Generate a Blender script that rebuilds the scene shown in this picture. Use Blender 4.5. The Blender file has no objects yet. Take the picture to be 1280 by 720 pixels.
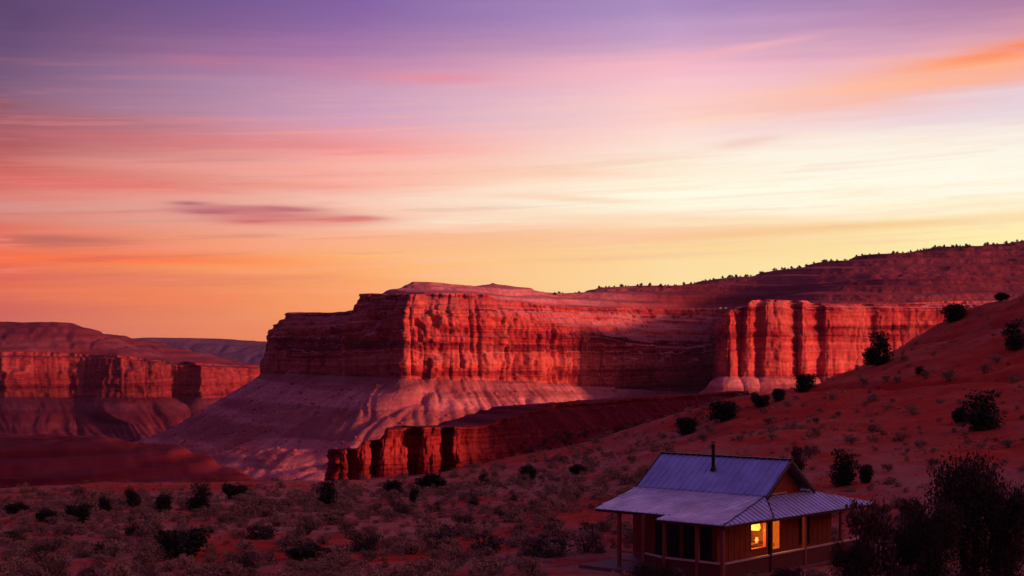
import bpy, math, random
import numpy as np
from mathutils import Vector

random.seed(7)
RNG = np.random.RandomState(11)
R = math.radians
scene = bpy.context.scene
col = scene.collection
CAMZ, F, HOR = 11.0, 1758.0, 450.0       # eye height, focal length and horizon of the 1280 px frame

def at(px, py, Y):
    """point at depth Y seen at a pixel of the photograph"""
    return ((px - 640) / F * Y, Y, CAMZ + (HOR - py) / F * Y)
def Xof(px, Y): return (px - 640) / F * Y
def Zof(py, Y): return CAMZ + (HOR - py) / F * Y
def lin(c):
    out = []
    for v in c[:3]:
        v = v / 255.0
        out.append(v / 12.92 if v <= 0.04045 else ((v + 0.055) / 1.055) ** 2.4)
    return tuple(out) + (1.0,)

# ------------------------------------------------------------------ numpy noise
_P = RNG.permutation(4096).astype(np.int64)
_G = RNG.randn(4096, 3); _G /= np.linalg.norm(_G, axis=1)[:, None]
def pn(x, y, z=0.0, seed=0):
    x, y, z = np.broadcast_arrays(np.asarray(x, float), np.asarray(y, float), np.asarray(z, float))
    x = x + seed * 17.31; y = y + seed * 7.77; z = z + seed * 3.13
    xi, yi, zi = np.floor(x).astype(np.int64), np.floor(y).astype(np.int64), np.floor(z).astype(np.int64)
    xf, yf, zf = x - xi, y - yi, z - zi
    u, v, w = [t * t * t * (t * (t * 6 - 15) + 10) for t in (xf, yf, zf)]
    def g(dx, dy, dz):
        h = _P[(_P[(_P[(xi + dx) & 4095] + yi + dy) & 4095] + zi + dz) & 4095]
        return _G[h, 0] * (xf - dx) + _G[h, 1] * (yf - dy) + _G[h, 2] * (zf - dz)
    def L(a, b, t): return a + (b - a) * t
    return 1.6 * L(L(L(g(0,0,0), g(1,0,0), u), L(g(0,1,0), g(1,1,0), u), v),
                   L(L(g(0,0,1), g(1,0,1), u), L(g(0,1,1), g(1,1,1), u), v), w)
def fbm(x, y, z=0.0, o=4, seed=0, gain=.5):
    s, a = 0.0, 1.0
    for i in range(o):
        s = s + a * pn(np.asarray(x) * 2 ** i, np.asarray(y) * 2 ** i, np.asarray(z) * 2 ** i, seed + i); a *= gain
    return s
def bn(x, y, e, seed):
    """blocky value noise: flat cells with sharp transitions of width e"""
    x, y = np.broadcast_arrays(np.asarray(x, float) + seed * 13.7, np.asarray(y, float) + seed * 5.3)
    xi, yi = np.floor(x).astype(np.int64), np.floor(y).astype(np.int64)
    u, v = sst(.5 - e, .5 + e, x - xi), sst(.5 - e, .5 + e, y - yi)
    h = lambda i, j: _P[(_P[i & 4095] + j) & 4095] / 2047.5 - 1
    return (h(xi, yi) * (1 - u) + h(xi + 1, yi) * u) * (1 - v) + (h(xi, yi + 1) * (1 - u) + h(xi + 1, yi + 1) * u) * v
def sst(a, b, x):
    t = np.clip((np.asarray(x, float) - a) / (b - a), 0, 1); return t * t * (3 - 2 * t)
def terrace(z, h, amt, sharp=.32, off=0.0):
    q = (z + off) / h; k = np.floor(q); f = q - k
    return z + amt * (h * (k + sst(.5 - sharp, .5 + sharp, f)) - off - z)
class TPS:
    def __init__(s, pts, smooth=0.0):
        p = np.array(pts, float); s.c = p[:, :2]; n = len(p); s.sc = 100.0
        d = np.linalg.norm(s.c[:, None] - s.c[None], axis=2) / s.sc
        K = s.k(d) + np.eye(n) * smooth
        A = np.zeros((n + 3, n + 3)); A[:n, :n] = K; A[:n, n] = 1; A[:n, n+1:] = s.c / s.sc; A[n:, :n] = A[:n, n:].T
        s.w = np.linalg.solve(A, np.r_[p[:, 2], 0, 0, 0])
    def k(s, d):
        return np.where(d > 1e-9, d * d * np.log(d + 1e-12), 0)
    def __call__(s, x, y):
        x = np.asarray(x, float); y = np.asarray(y, float); sh = x.shape
        q = np.stack([x.ravel(), y.ravel()], 1); out = np.empty(len(q))
        for i in range(0, len(q), 20000):
            b = q[i:i+20000]
            d = np.linalg.norm(b[:, None] - s.c[None], axis=2) / s.sc
            out[i:i+20000] = s.k(d) @ s.w[:-3] + s.w[-3] + (b / s.sc) @ s.w[-2:]
        return out.reshape(sh)

# ------------------------------------------------------------------ mesh helpers
def mesh_np(name, V, Fq, mat, parent=None, smooth=True, attrs=None):
    me = bpy.data.meshes.new(name)
    V = np.asarray(V, np.float32); Fq = np.asarray(Fq, np.int32); n = Fq.shape[1]
    me.vertices.add(len(V)); me.vertices.foreach_set('co', V.ravel())
    me.loops.add(Fq.size); me.loops.foreach_set('vertex_index', Fq.ravel())
    me.polygons.add(len(Fq)); me.polygons.foreach_set('loop_start', np.arange(0, Fq.size, n, dtype=np.int32))
    me.update(calc_edges=True)
    if smooth: me.polygons.foreach_set('use_smooth', np.ones(len(Fq), bool))
    for k, a in (attrs or {}).items():
        at_ = me.attributes.new(k, 'FLOAT', 'POINT'); at_.data.foreach_set('value', np.asarray(a, np.float32).ravel())
    if mat: me.materials.append(mat)
    o = bpy.data.objects.new(name, me); col.objects.link(o)
    if parent: o.parent = parent
    return o
def grid_faces(N, M, off=0):
    i, j = np.meshgrid(np.arange(N - 1), np.arange(M - 1), indexing='ij')
    a = (i * M + j).ravel() + off
    return np.stack([a, a + M, a + M + 1, a + 1], 1)
class MB:
    """collects boxes, slabs and tubes and links them as one mesh"""
    def __init__(s): s.v, s.f = [], []
    def poly(s, pts, faces):
        b = len(s.v); s.v += [tuple(p) for p in pts]; s.f += [tuple(b + i for i in q) for q in faces]
    def box(s, a0, a1, b0, b1, z0, z1):
        P = [(a0,b0,z0),(a1,b0,z0),(a1,b1,z0),(a0,b1,z0),(a0,b0,z1),(a1,b0,z1),(a1,b1,z1),(a0,b1,z1)]
        s.poly(P, [(3,2,1,0),(4,5,6,7),(0,1,5,4),(1,2,6,5),(2,3,7,6),(3,0,4,7)])
    def beam(s, p, q, w, h, up=(0,0,1)):
        p, q, up = Vector(p), Vector(q), Vector(up); d = (q - p).normalized()
        x = d.cross(up).normalized() * w / 2; y = x.cross(d).normalized() * h / 2
        P = [e + sx * x + sy * y for e in (p, q) for sx, sy in ((-1,-1),(1,-1),(1,1),(-1,1))]
        s.poly(P, [(0,1,2,3),(7,6,5,4),(0,4,5,1),(1,5,6,2),(2,6,7,3),(3,7,4,0)])
    def slab(s, pts, t):
        """polygon (3-D points) with thickness t downwards"""
        n = len(pts); lo = [(p[0], p[1], p[2] - t) for p in pts]
        s.poly(list(pts) + lo, [tuple(range(n)), tuple(range(2*n-1, n-1, -1))] + [(i, n+i, n+(i+1)%n, (i+1)%n) for i in range(n)])
    def tube(s, pts, rad, n=10, cap=True):
        pts = [Vector(p) for p in pts]; b = len(s.v)
        for i, p in enumerate(pts):
            d = (pts[min(i+1, len(pts)-1)] - pts[max(i-1, 0)]).normalized()
            x = d.orthogonal().normalized() if i == 0 else (x - x.dot(d) * d).normalized()
            y = d.cross(x); r = rad[i] if hasattr(rad, '__len__') else rad
            for k in range(n):
                a = 2 * math.pi * k / n; s.v.append(tuple(p + r * (math.cos(a) * x + math.sin(a) * y)))
        for i in range(len(pts) - 1):
            for k in range(n):
                s.f.append((b+i*n+k, b+i*n+(k+1)%n, b+(i+1)*n+(k+1)%n, b+(i+1)*n+k))
        if cap:
            s.f.append(tuple(b + k for k in reversed(range(n)))); s.f.append(tuple(b+(len(pts)-1)*n+k for k in range(n)))
    def build(s, name, mat, parent=None, bevel=0):
        me = bpy.data.meshes.new(name); me.from_pydata([tuple(v) for v in s.v], [], s.f); me.update()
        me.materials.append(mat)
        o = bpy.data.objects.new(name, me); col.objects.link(o)
        if parent: o.parent = parent
        if bevel:
            m = o.modifiers.new('bevel', 'BEVEL'); m.width = bevel; m.segments = 1; m.limit_method = 'ANGLE'
        return o
def tag(o, label=None, cat=None, group=None, kind=None):
    if label: o['label'] = label
    if cat: o['category'] = cat
    if group: o['group'] = group
    if kind: o['kind'] = kind
    return o
def empty(name, loc=(0, 0, 0), rz=0.0):
    o = bpy.data.objects.new(name, None); col.objects.link(o); o.location = loc; o.rotation_euler = (0, 0, rz)
    o.empty_display_size = .2
    return o
def copy_tree(o, parent=None):
    c = o.copy(); col.objects.link(c); c.parent = parent
    for ch in list(o.children): copy_tree(ch, c)
    return c

# ------------------------------------------------------------------ node helpers
class NT:
    def __init__(s, tree): s.t = tree; s.n = tree.nodes; s.l = tree.links
    def new(s, kind, **kw):
        n = s.n.new(kind)
        for k, v in kw.items(): setattr(n, k, v)
        return n
    def put(s, sock, v):
        if v is None: return
        if isinstance(v, bpy.types.NodeSocket): s.l.new(v, sock)
        else: sock.default_value = v
    def math(s, op, a, b=None, c=None, clamp=False):
        n = s.new('ShaderNodeMath', operation=op, use_clamp=clamp)
        for i, v in enumerate((a, b, c)): s.put(n.inputs[i], v)
        return n.outputs[0]
    def mix(s, f, a, b, blend='MIX'):
        n = s.new('ShaderNodeMix', data_type='RGBA', blend_type=blend, clamp_factor=True)
        s.put(n.inputs[0], f); s.put(n.inputs[6], a); s.put(n.inputs[7], b)
        return n.outputs[2]
    def ramp(s, f, stops, interp='LINEAR'):
        n = s.new('ShaderNodeValToRGB'); r = n.color_ramp; r.interpolation = interp
        while len(r.elements) < len(stops): r.elements.new(.5)
        for e, (p, c) in zip(r.elements, stops):
            e.position = p; e.color = c if len(c) == 4 else tuple(c) + (1,)
        s.put(n.inputs[0], f); return n.outputs[0]
    def maprange(s, v, a, b, c=0., d=1., smooth=True):
        n = s.new('ShaderNodeMapRange', interpolation_type='SMOOTHSTEP' if smooth else 'LINEAR', clamp=True)
        for i, q in enumerate((v, a, b, c, d)): s.put(n.inputs[i], q)
        return n.outputs[0]
    def xyz(s, x, y, z):
        n = s.new('ShaderNodeCombineXYZ'); s.put(n.inputs[0], x); s.put(n.inputs[1], y); s.put(n.inputs[2], z); return n.outputs[0]
    def sep(s, v):
        n = s.new('ShaderNodeSeparateXYZ'); s.put(n.inputs[0], v); return n.outputs
    def noise(s, vec, scale=1., detail=4., rough=.5, dist=0.):
        n = s.new('ShaderNodeTexNoise'); s.put(n.inputs['Vector'], vec)
        n.inputs['Scale'].default_value = scale; n.inputs['Detail'].default_value = detail
        n.inputs['Roughness'].default_value = rough; n.inputs['Distortion'].default_value = dist
        return n.outputs[0]
    def vscale(s, v, k):
        n = s.new('ShaderNodeVectorMath', operation='MULTIPLY'); s.put(n.inputs[0], v); n.inputs[1].default_value = k; return n.outputs[0]

def new_mat(name):
    m = bpy.data.materials.new(name); m.use_nodes = True
    nt = NT(m.node_tree); b = m.node_tree.nodes['Principled BSDF']
    return m, nt, b
def bump(nt, b, h, strength, dist):
    n = nt.new('ShaderNodeBump'); n.inputs['Strength'].default_value = strength; n.inputs['Distance'].default_value = dist
    nt.put(n.inputs['Height'], h); nt.l.new(n.outputs[0], b.inputs['Normal'])

def rock_mat(name, cliff, dark, pale, talus, talus2, layer=.11, size=1.0, talus_bands=.5):
    m, nt, b = new_mat(name)
    g = nt.new('ShaderNodeNewGeometry'); pos = g.outputs['Position']
    at_ = nt.new('ShaderNodeAttribute', attribute_name='cliff').outputs['Fac']
    warp = nt.noise(nt.vscale(pos, (.004/size, .004/size, .01/size)), 1, 3)
    x, y, z = nt.sep(pos)
    zz = nt.math('ADD', z, nt.math('MULTIPLY', warp, 14.0 * size))
    strata = nt.noise(nt.xyz(nt.math('MULTIPLY', x, .0015/size), nt.math('MULTIPLY', y, .0015/size), nt.math('MULTIPLY', zz, layer/size)), 1, 4, .6)
    streak = nt.noise(nt.vscale(pos, (.07/size, .07/size, .009/size)), 1, 5, .6)
    patch = nt.noise(nt.vscale(pos, (.02/size, .02/size, .02/size)), 1, 5, .6)
    fine = nt.noise(nt.vscale(pos, (.25/size, .25/size, .25/size)), 1, 4, .65)
    c = nt.mix(nt.maprange(strata, .42, .66), cliff, pale)
    c = nt.mix(nt.maprange(strata, .50, .34), c, dark)
    c = nt.mix(nt.math('MULTIPLY', nt.maprange(streak, .50, .68), .75), c, dark)
    c = nt.mix(nt.math('MULTIPLY', nt.maprange(patch, .5, .68), .6), c, pale)
    c = nt.mix(nt.math('MULTIPLY', nt.maprange(streak, .44, .34), .5), c, pale)
    t = nt.mix(nt.maprange(patch, .35, .65), talus, talus2)
    tb = nt.noise(nt.xyz(nt.math('MULTIPLY', x, .002/size), nt.math('MULTIPLY', y, .002/size), nt.math('MULTIPLY', zz, layer*.55/size)), 1, 3, .55)
    t = nt.mix(nt.math('MULTIPLY', nt.maprange(tb, .56, .44), talus_bands), t, dark)
    nz = nt.sep(g.outputs['Normal'])[2]
    flat = nt.maprange(nz, .45, .8)
    c2 = nt.mix(flat, c, t)
    c = nt.mix(at_, t, c2)
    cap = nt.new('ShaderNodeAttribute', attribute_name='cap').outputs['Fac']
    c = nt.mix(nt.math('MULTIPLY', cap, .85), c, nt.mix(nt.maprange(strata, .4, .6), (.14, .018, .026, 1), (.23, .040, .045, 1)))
    c = nt.mix(nt.math('MULTIPLY', nt.maprange(fine, .35, .7), .35), c, dark)
    nt.put(b.inputs['Base Color'], c); b.inputs['Roughness'].default_value = .95
    b.inputs['Specular IOR Level'].default_value = .1
    bump(nt, b, nt.math('ADD', fine, nt.math('MULTIPLY', streak, 1.5)), .6, 2.0 * size)
    return m

def plain(name, c, c2=None, scale=6., rough=.8, metal=0., spec=.3, stretch=(1, 1, 1), bmp=0.):
    m, nt, b = new_mat(name)
    tc = nt.new('ShaderNodeTexCoord').outputs['Object']
    n = nt.noise(nt.vscale(tc, stretch), scale, 4, .6)
    nt.put(b.inputs['Base Color'], nt.mix(nt.maprange(n, .3, .7), c + (1,), (c2 or tuple(k * .7 for k in c)) + (1,)))
    b.inputs['Roughness'].default_value = rough; b.inputs['Metallic'].default_value = metal
    b.inputs['Specular IOR Level'].default_value = spec
    if bmp: bump(nt, b, n, .5, bmp)
    return m
def emit(name, c, strength, c2=None):
    m, nt, b = new_mat(name)
    nt.n.remove(b); e = nt.new('ShaderNodeEmission'); e.inputs[1].default_value = strength
    tc = nt.new('ShaderNodeTexCoord').outputs['Object']
    nt.put(e.inputs[0], nt.mix(nt.maprange(nt.noise(tc, 3, 2), .35, .65), c + (1,), (c2 or c) + (1,)))
    nt.l.new(e.outputs[0], nt.n['Material Output'].inputs[0]); return m
def leaf_mat(name, c, c2, trans=.12):
    m, nt, b = new_mat(name)
    g = nt.new('ShaderNodeNewGeometry'); oi = nt.new('ShaderNodeObjectInfo')
    n = nt.noise(nt.vscale(g.outputs['Position'], (1, 1, 1)), 1.3, 3)
    k = nt.math('ADD', nt.math('MULTIPLY', n, .7), nt.math('MULTIPLY', oi.outputs['Random'], .3))
    sp = nt.noise(nt.vscale(g.outputs['Position'], (1, 1, .2)), .42, 2)
    base = nt.mix(nt.maprange(k, .3, .7), c + (1,), c2 + (1,))
    base = nt.mix(nt.math('MULTIPLY', nt.maprange(sp, .52, .6), .55), base, (c2[0] * .55, c2[1] * .6, c2[2] * .55, 1))
    nt.put(b.inputs['Base Color'], nt.mix(nt.math('MULTIPLY', nt.maprange(sp, .44, .36), .45), base, (c[0] * 1.35, c[1] * 1.2, c[2] * 1.1, 1)))
    b.inputs['Roughness'].default_value = .85; b.inputs['Specular IOR Level'].default_value = .1
    v1 = nt.new('ShaderNodeVectorMath', operation='ADD'); nt.put(v1.inputs[0], nt.vscale(g.outputs['Normal'], (.6, .6, .6))); v1.inputs[1].default_value = (0, 0, .75)
    v2 = nt.new('ShaderNodeVectorMath', operation='NORMALIZE'); nt.put(v2.inputs[0], v1.outputs[0]); nt.l.new(v2.outputs[0], b.inputs['Normal'])
    return m

M = {}
M['mesa'] = rock_mat('mesa_sandstone', (.43, .042, .038, 1), (.13, .007, .014, 1), (.60, .145, .105, 1), (.48, .145, .13, 1), (.64, .25, .215, 1))
M['left'] = rock_mat('far_sandstone', (.27, .032, .034, 1), (.12, .010, .020, 1), (.36, .072, .062, 1), (.14, .030, .038, 1), (.22, .058, .060, 1), size=1.5, talus_bands=.6)
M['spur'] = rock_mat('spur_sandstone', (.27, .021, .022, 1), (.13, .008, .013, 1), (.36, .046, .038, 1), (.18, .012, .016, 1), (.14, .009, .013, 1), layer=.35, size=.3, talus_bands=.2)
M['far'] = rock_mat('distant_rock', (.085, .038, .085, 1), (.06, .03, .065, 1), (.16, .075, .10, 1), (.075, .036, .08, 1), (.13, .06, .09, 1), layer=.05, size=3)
M['wood'] = plain('weathered_timber', (.34, .095, .055), (.22, .058, .036), 3, .8, stretch=(1, 1, 8), bmp=.01)
M['wall'] = plain('red_stained_boards', (.34, .068, .03), (.23, .042, .02), 2.5, .8, stretch=(6, 6, .4), bmp=.01)
M['trim'] = plain('pale_rail_cap', (.62, .44, .36), (.5, .32, .26), 5, .7)
M['dark_wood'] = plain('dark_stained_timber', (.06, .022, .018), (.035, .014, .012), 3, .8)
M['rail_board'] = plain('dark_red_rail_boards', (.15, .035, .022), (.09, .022, .016), 3, .8, stretch=(1, 1, 8))
M['deck'] = plain('porch_deck_boards', (.22, .10, .08), (.15, .06, .05), 4, .8, stretch=(1, 8, 1))
M['iron'] = plain('sooty_flue_pipe', (.03, .022, .022), (.05, .03, .025), 8, .55, .6)
M['rock'] = plain('pale_sandstone_block', (.42, .20, .16), (.30, .12, .10), 2, .95, bmp=.05)
M['ledge_stone'] = plain('hill_stone', (.46, .17, .11), (.34, .07, .045), .8, .95)
M['fallen_stone'] = plain('fallen_block', (.40, .085, .07), (.26, .035, .035), .05, .95)
M['screen'] = plain('dark_porch_screen', (.012, .009, .009), (.02, .012, .012), 5, .6)
M['shade_lit'] = emit('lit_lamp_shade', (1., .46, .03), 2.2, (1., .66, .10))
M['curtain'] = emit('lit_curtain', (1., .13, .008), .60, (1., .19, .015))
M['interior'] = plain('warm_room_wall', (.45, .22, .12), (.36, .16, .09), 4, .9)
M['table'] = plain('dining_table_wood', (.16, .06, .035), None, 4, .5)
def glass_mat():
    m, nt, b = new_mat('window_pane')
    nt.n.remove(b); t = nt.new('ShaderNodeBsdfTransparent'); g = nt.new('ShaderNodeBsdfGlossy'); g.inputs['Roughness'].default_value = .05
    mx = nt.new('ShaderNodeMixShader'); mx.inputs[0].default_value = .08
    nt.l.new(t.outputs[0], mx.inputs[1]); nt.l.new(g.outputs[0], mx.inputs[2]); nt.l.new(mx.outputs[0], nt.n['Material Output'].inputs[0])
    return m
M['glass'] = glass_mat()
def roof_mat(name, c, c2, rough=.38):
    m, nt, b = new_mat(name)
    tc = nt.new('ShaderNodeTexCoord').outputs['Object']
    big = nt.noise(tc, .8, 5, .6); sm = nt.noise(tc, 9, 3)
    k = nt.math('ADD', nt.math('MULTIPLY', big, .7), nt.math('MULTIPLY', sm, .3))
    nt.put(b.inputs['Base Color'], nt.mix(nt.maprange(k, .35, .68), c + (1,), c2 + (1,)))
    b.inputs['Metallic'].default_value = .85
    nt.put(b.inputs['Roughness'], nt.maprange(big, .3, .7, rough - .06, rough + .12, False))
    bump(nt, b, big, .08, .05)
    return m
M['roof_hi'] = roof_mat('galvanised_roof_steel', (.46, .50, .66), (.34, .36, .48))
M['roof_lo'] = roof_mat('weathered_porch_steel', (.62, .64, .76), (.46, .44, .52), .45)
M['juniper'] = leaf_mat('juniper_foliage', (.030, .036, .016), (.055, .055, .026))
M['sage'] = leaf_mat('sagebrush_leaves', (.46, .25, .13), (.29, .15, .08))
M['pale_sage'] = leaf_mat('rabbitbrush_leaves', (.46, .26, .14), (.31, .17, .09))
M['brush'] = leaf_mat('oak_brush_leaves', (.075, .058, .024), (.045, .034, .016))
M['tan_brush'] = leaf_mat('dry_brush_leaves', (.20, .10, .055), (.13, .06, .035))
M['bark'] = plain('shaggy_bark', (.09, .05, .04), (.05, .03, .025), 9, .9, stretch=(1, 1, .3))

def ground_mat():
    m, nt, b = new_mat('red_desert_soil')
    pos = nt.new('ShaderNodeNewGeometry').outputs['Position']
    big = nt.noise(pos, .018, 5, .6); mid = nt.noise(pos, .16, 5, .62); sm = nt.noise(pos, 1.4, 5, .65)
    litter = nt.new('ShaderNodeAttribute', attribute_name='litter').outputs['Fac']
    c = nt.mix(nt.maprange(big, .35, .65), (.55, .046, .018, 1), (.44, .032, .016, 1))
    c = nt.mix(nt.math('MULTIPLY', nt.maprange(mid, .46, .66), .85), c, (.60, .085, .038, 1))
    c = nt.mix(nt.math('MULTIPLY', nt.maprange(sm, .5, .72), .55), c, (.17, .024, .02, 1))
    k = nt.math('MULTIPLY', litter, nt.maprange(nt.math('ADD', mid, nt.math('MULTIPLY', sm, .5)), .55, .85))
    c = nt.mix(k, c, (.42, .17, .105, 1))
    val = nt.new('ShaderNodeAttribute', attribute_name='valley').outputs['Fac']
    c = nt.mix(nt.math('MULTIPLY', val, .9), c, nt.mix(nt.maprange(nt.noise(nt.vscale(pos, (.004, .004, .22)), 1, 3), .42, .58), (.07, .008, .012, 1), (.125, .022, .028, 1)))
    nt.put(b.inputs['Base Color'], c); b.inputs['Roughness'].default_value = 1.0; b.inputs['Specular IOR Level'].default_value = .05
    bump(nt, b, nt.math('ADD', mid, nt.math('MULTIPLY', sm, .35)), .7, .5)
    return m
M['ground'] = ground_mat()

# ------------------------------------------------------------------ ground sheet
HC = (10.25, 68.0)                                           # near eave corner of the cabin, in plan
U = (-.742, .671); W = (.671, .742)
def house(a, b): return (HC[0] + a * U[0] + b * W[0], HC[1] + a * U[1] + b * W[1])
tp = [(0,0,9.3),(0,20,6.4),(0,40,3.4),(0,57,1.0),(-30,0,8),(-40,30,3.5),(30,0,11),(36,40,6),(40,20,9),(-60,40,0),(-100,70,-2),
      at(0,720,72), at(320,720,72), at(640,722,71.5), at(0,662,95), at(320,662,95), at(640,655,98), at(500,690,82),
      at(0,617,165), at(320,613,165), at(150,606,195), at(450,616,150), at(560,612,150), at(640,596,158),
      at(700,585,160), at(760,573,166), at(805,553,175), at(850,528,182), at(900,502,190), at(1000,488,202), at(1080,455,212),
      at(1150,430,217), at(1200,395,222), at(1280,372,232), at(1400,340,240), at(800,610,118), at(760,640,98),
      at(1100,600,102), at(1180,560,115), at(1280,558,112), at(1280,455,158), at(1130,520,140), at(1000,540,138), at(900,548,135),
      at(1280,700,71), at(1150,700,72), at(1180,640,88),
      (-85,262,-24),(-30,262,-21),(0,270,-20),(30,275,-17),(60,285,-8),(95,300,2),(140,310,6),(-40,330,-21),(-110,330,-32),(20,340,-22),(80,360,-14),
      (108,150,26),(160,100,40),(220,60,50),(250,200,16),(150,250,15),(220,330,8),(60,0,17),(120,0,38),(60,-60,26),(140,-80,56),(0,-60,12),(-80,-40,5),(-150,100,-6),(-150,200,-14),  # hills out of view to the right, heights shaped to shade the flat
      (-60,440,-34),(60,460,-32),(160,480,-20),(300,100,26),(350,0,50),(0,-150,10),(200,-100,55)]
for a, b in ((0,0),(5,0),(9,0),(9,6),(9,14),(0,8),(0,15),(5,10),(-2,4),(-2,12)):
    p = house(a, b); tp.append((p[0], p[1], .02))
NEAR = TPS(tp, 1e-4)
def terrain(x, y, detail=True):
    x = np.asarray(x, float); y = np.asarray(y, float)
    r = np.hypot(x, y)
    z = NEAR(x, y)
    v = np.interp(r, [300, 420, 700, 1000, 1300, 2300, 20000], [-24, -32, -74, -104, -122, -148, -150])
    v = v + 6 * fbm(x / 180, y / 180, 0, 4, 3)
    # low flat-topped red mound in the valley, left
    d = np.hypot((x + 305) / 150, (y - 735) / 120)
    nd = .08 * fbm(x / 60, y / 60, 0, 3, 8)
    mz = -32 + 1.0 * fbm(x / 40, y / 40, 0, 3, 9) - 46 * sst(.55, 1.75, d + nd)
    mz = terrace(mz, 6.0, .8, .2, 1.5 * fbm(x / 60, y / 60, 0, 3, 10)) + .5 * fbm(x / 9, y / 9, 0, 4, 12)
    v = np.maximum(v, np.where(d < 1.85, mz, -999))
    w = sst(390, 600, r)
    z = z * (1 - w) + v * w
    z = z + 58 * np.exp(-((x - 200) / 40) ** 2 - ((y - 294) / 36) ** 2)  # added knoll out of view, shades the right part of the spur
    pl = (x + 25) * .462 + (y - 341) * .887; dl = (x + 25) * .887 - (y - 341) * .462
    z = z - 31 * np.exp(-(pl / 17) ** 2) * sst(105, 150, dl) * sst(420, 330, dl)      # gap cut in unseen ground, added to let sun reach the buttresses
    z = z + 150 * np.exp(-((x - 315) / 140) ** 2 - ((y - 410) / 95) ** 2)      # unseen knoll, added to keep the sun off the valley mound
    if detail:
        pad = np.clip(np.hypot(x - 12, y - 78) / 9 - 1.0, 0, 1)
        amp = np.interp(r, [0, 60, 150, 400], [.10, .14, .40, .8]) * pad
        z = z + amp * fbm(x / 14, y / 14, 0, 4, 21) + .10 * pad * fbm(x / 2.6, y / 2.6, 0, 3, 22)
        hill = sst(2, 9, z) * sst(420, 330, r)
        g = np.abs(pn((x + .5 * y) / 26, (y - .4 * x) / 90, 0, 31))        # shallow runnels down the hillside
        z = z - hill * .9 * np.exp(-(g / .09) ** 2)
        z = z + hill * (terrace(z, 2.6, 1, .38, 1.5 * fbm(x / 40, y / 40, 0, 3, 5)) - z) * .22
    return z
ang = np.concatenate([np.linspace(-180, -26, 110), np.linspace(-25.8, 25.8, 640), np.linspace(26, 180, 110)])
rad = np.concatenate([np.linspace(1.0, 40, 24), np.geomspace(41, 420, 430), np.geomspace(423, 1500, 230), np.geomspace(1515, 10000, 80)])
A_, R_ = np.meshgrid(np.radians(ang), rad, indexing='ij')
gx, gy = R_ * np.sin(A_), R_ * np.cos(A_)
gz = terrain(gx, gy)
lit = sst(5.5, 1.5, gz) * sst(230, 150, R_) * sst(.0, .35, .55 + fbm(gx / 22, gy / 22, 0, 3, 40))
lit = np.maximum(lit, .30 * sst(.05, .3, fbm(gx / 13, gy / 7, 0, 4, 41)) * sst(1, 3, gz) * sst(330, 260, R_))
V = np.stack([gx, gy, gz], 2).reshape(-1, 3)
Fg = grid_faces(len(ang), len(rad))[:, ::-1]
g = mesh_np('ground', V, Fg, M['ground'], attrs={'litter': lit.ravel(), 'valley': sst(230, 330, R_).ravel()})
tag(g, 'red desert floor running from the sagebrush flat up the hillside', kind='structure')
def gz_at(x, y): return float(terrain(np.array([x]), np.array([y]))[0])
def ray_ground(px, py):
    """first point of the ground seen at a pixel (marched)"""
    Y = np.geomspace(50, 330, 1400); X = (px - 640) / F * Y; Zr = CAMZ + (HOR - py) / F * Y
    hit = np.nonzero(terrain(X, Y) >= Zr)[0]
    if len(hit) == 0: return None
    i = hit[0]; return float(X[i]), float(Y[i])

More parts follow.
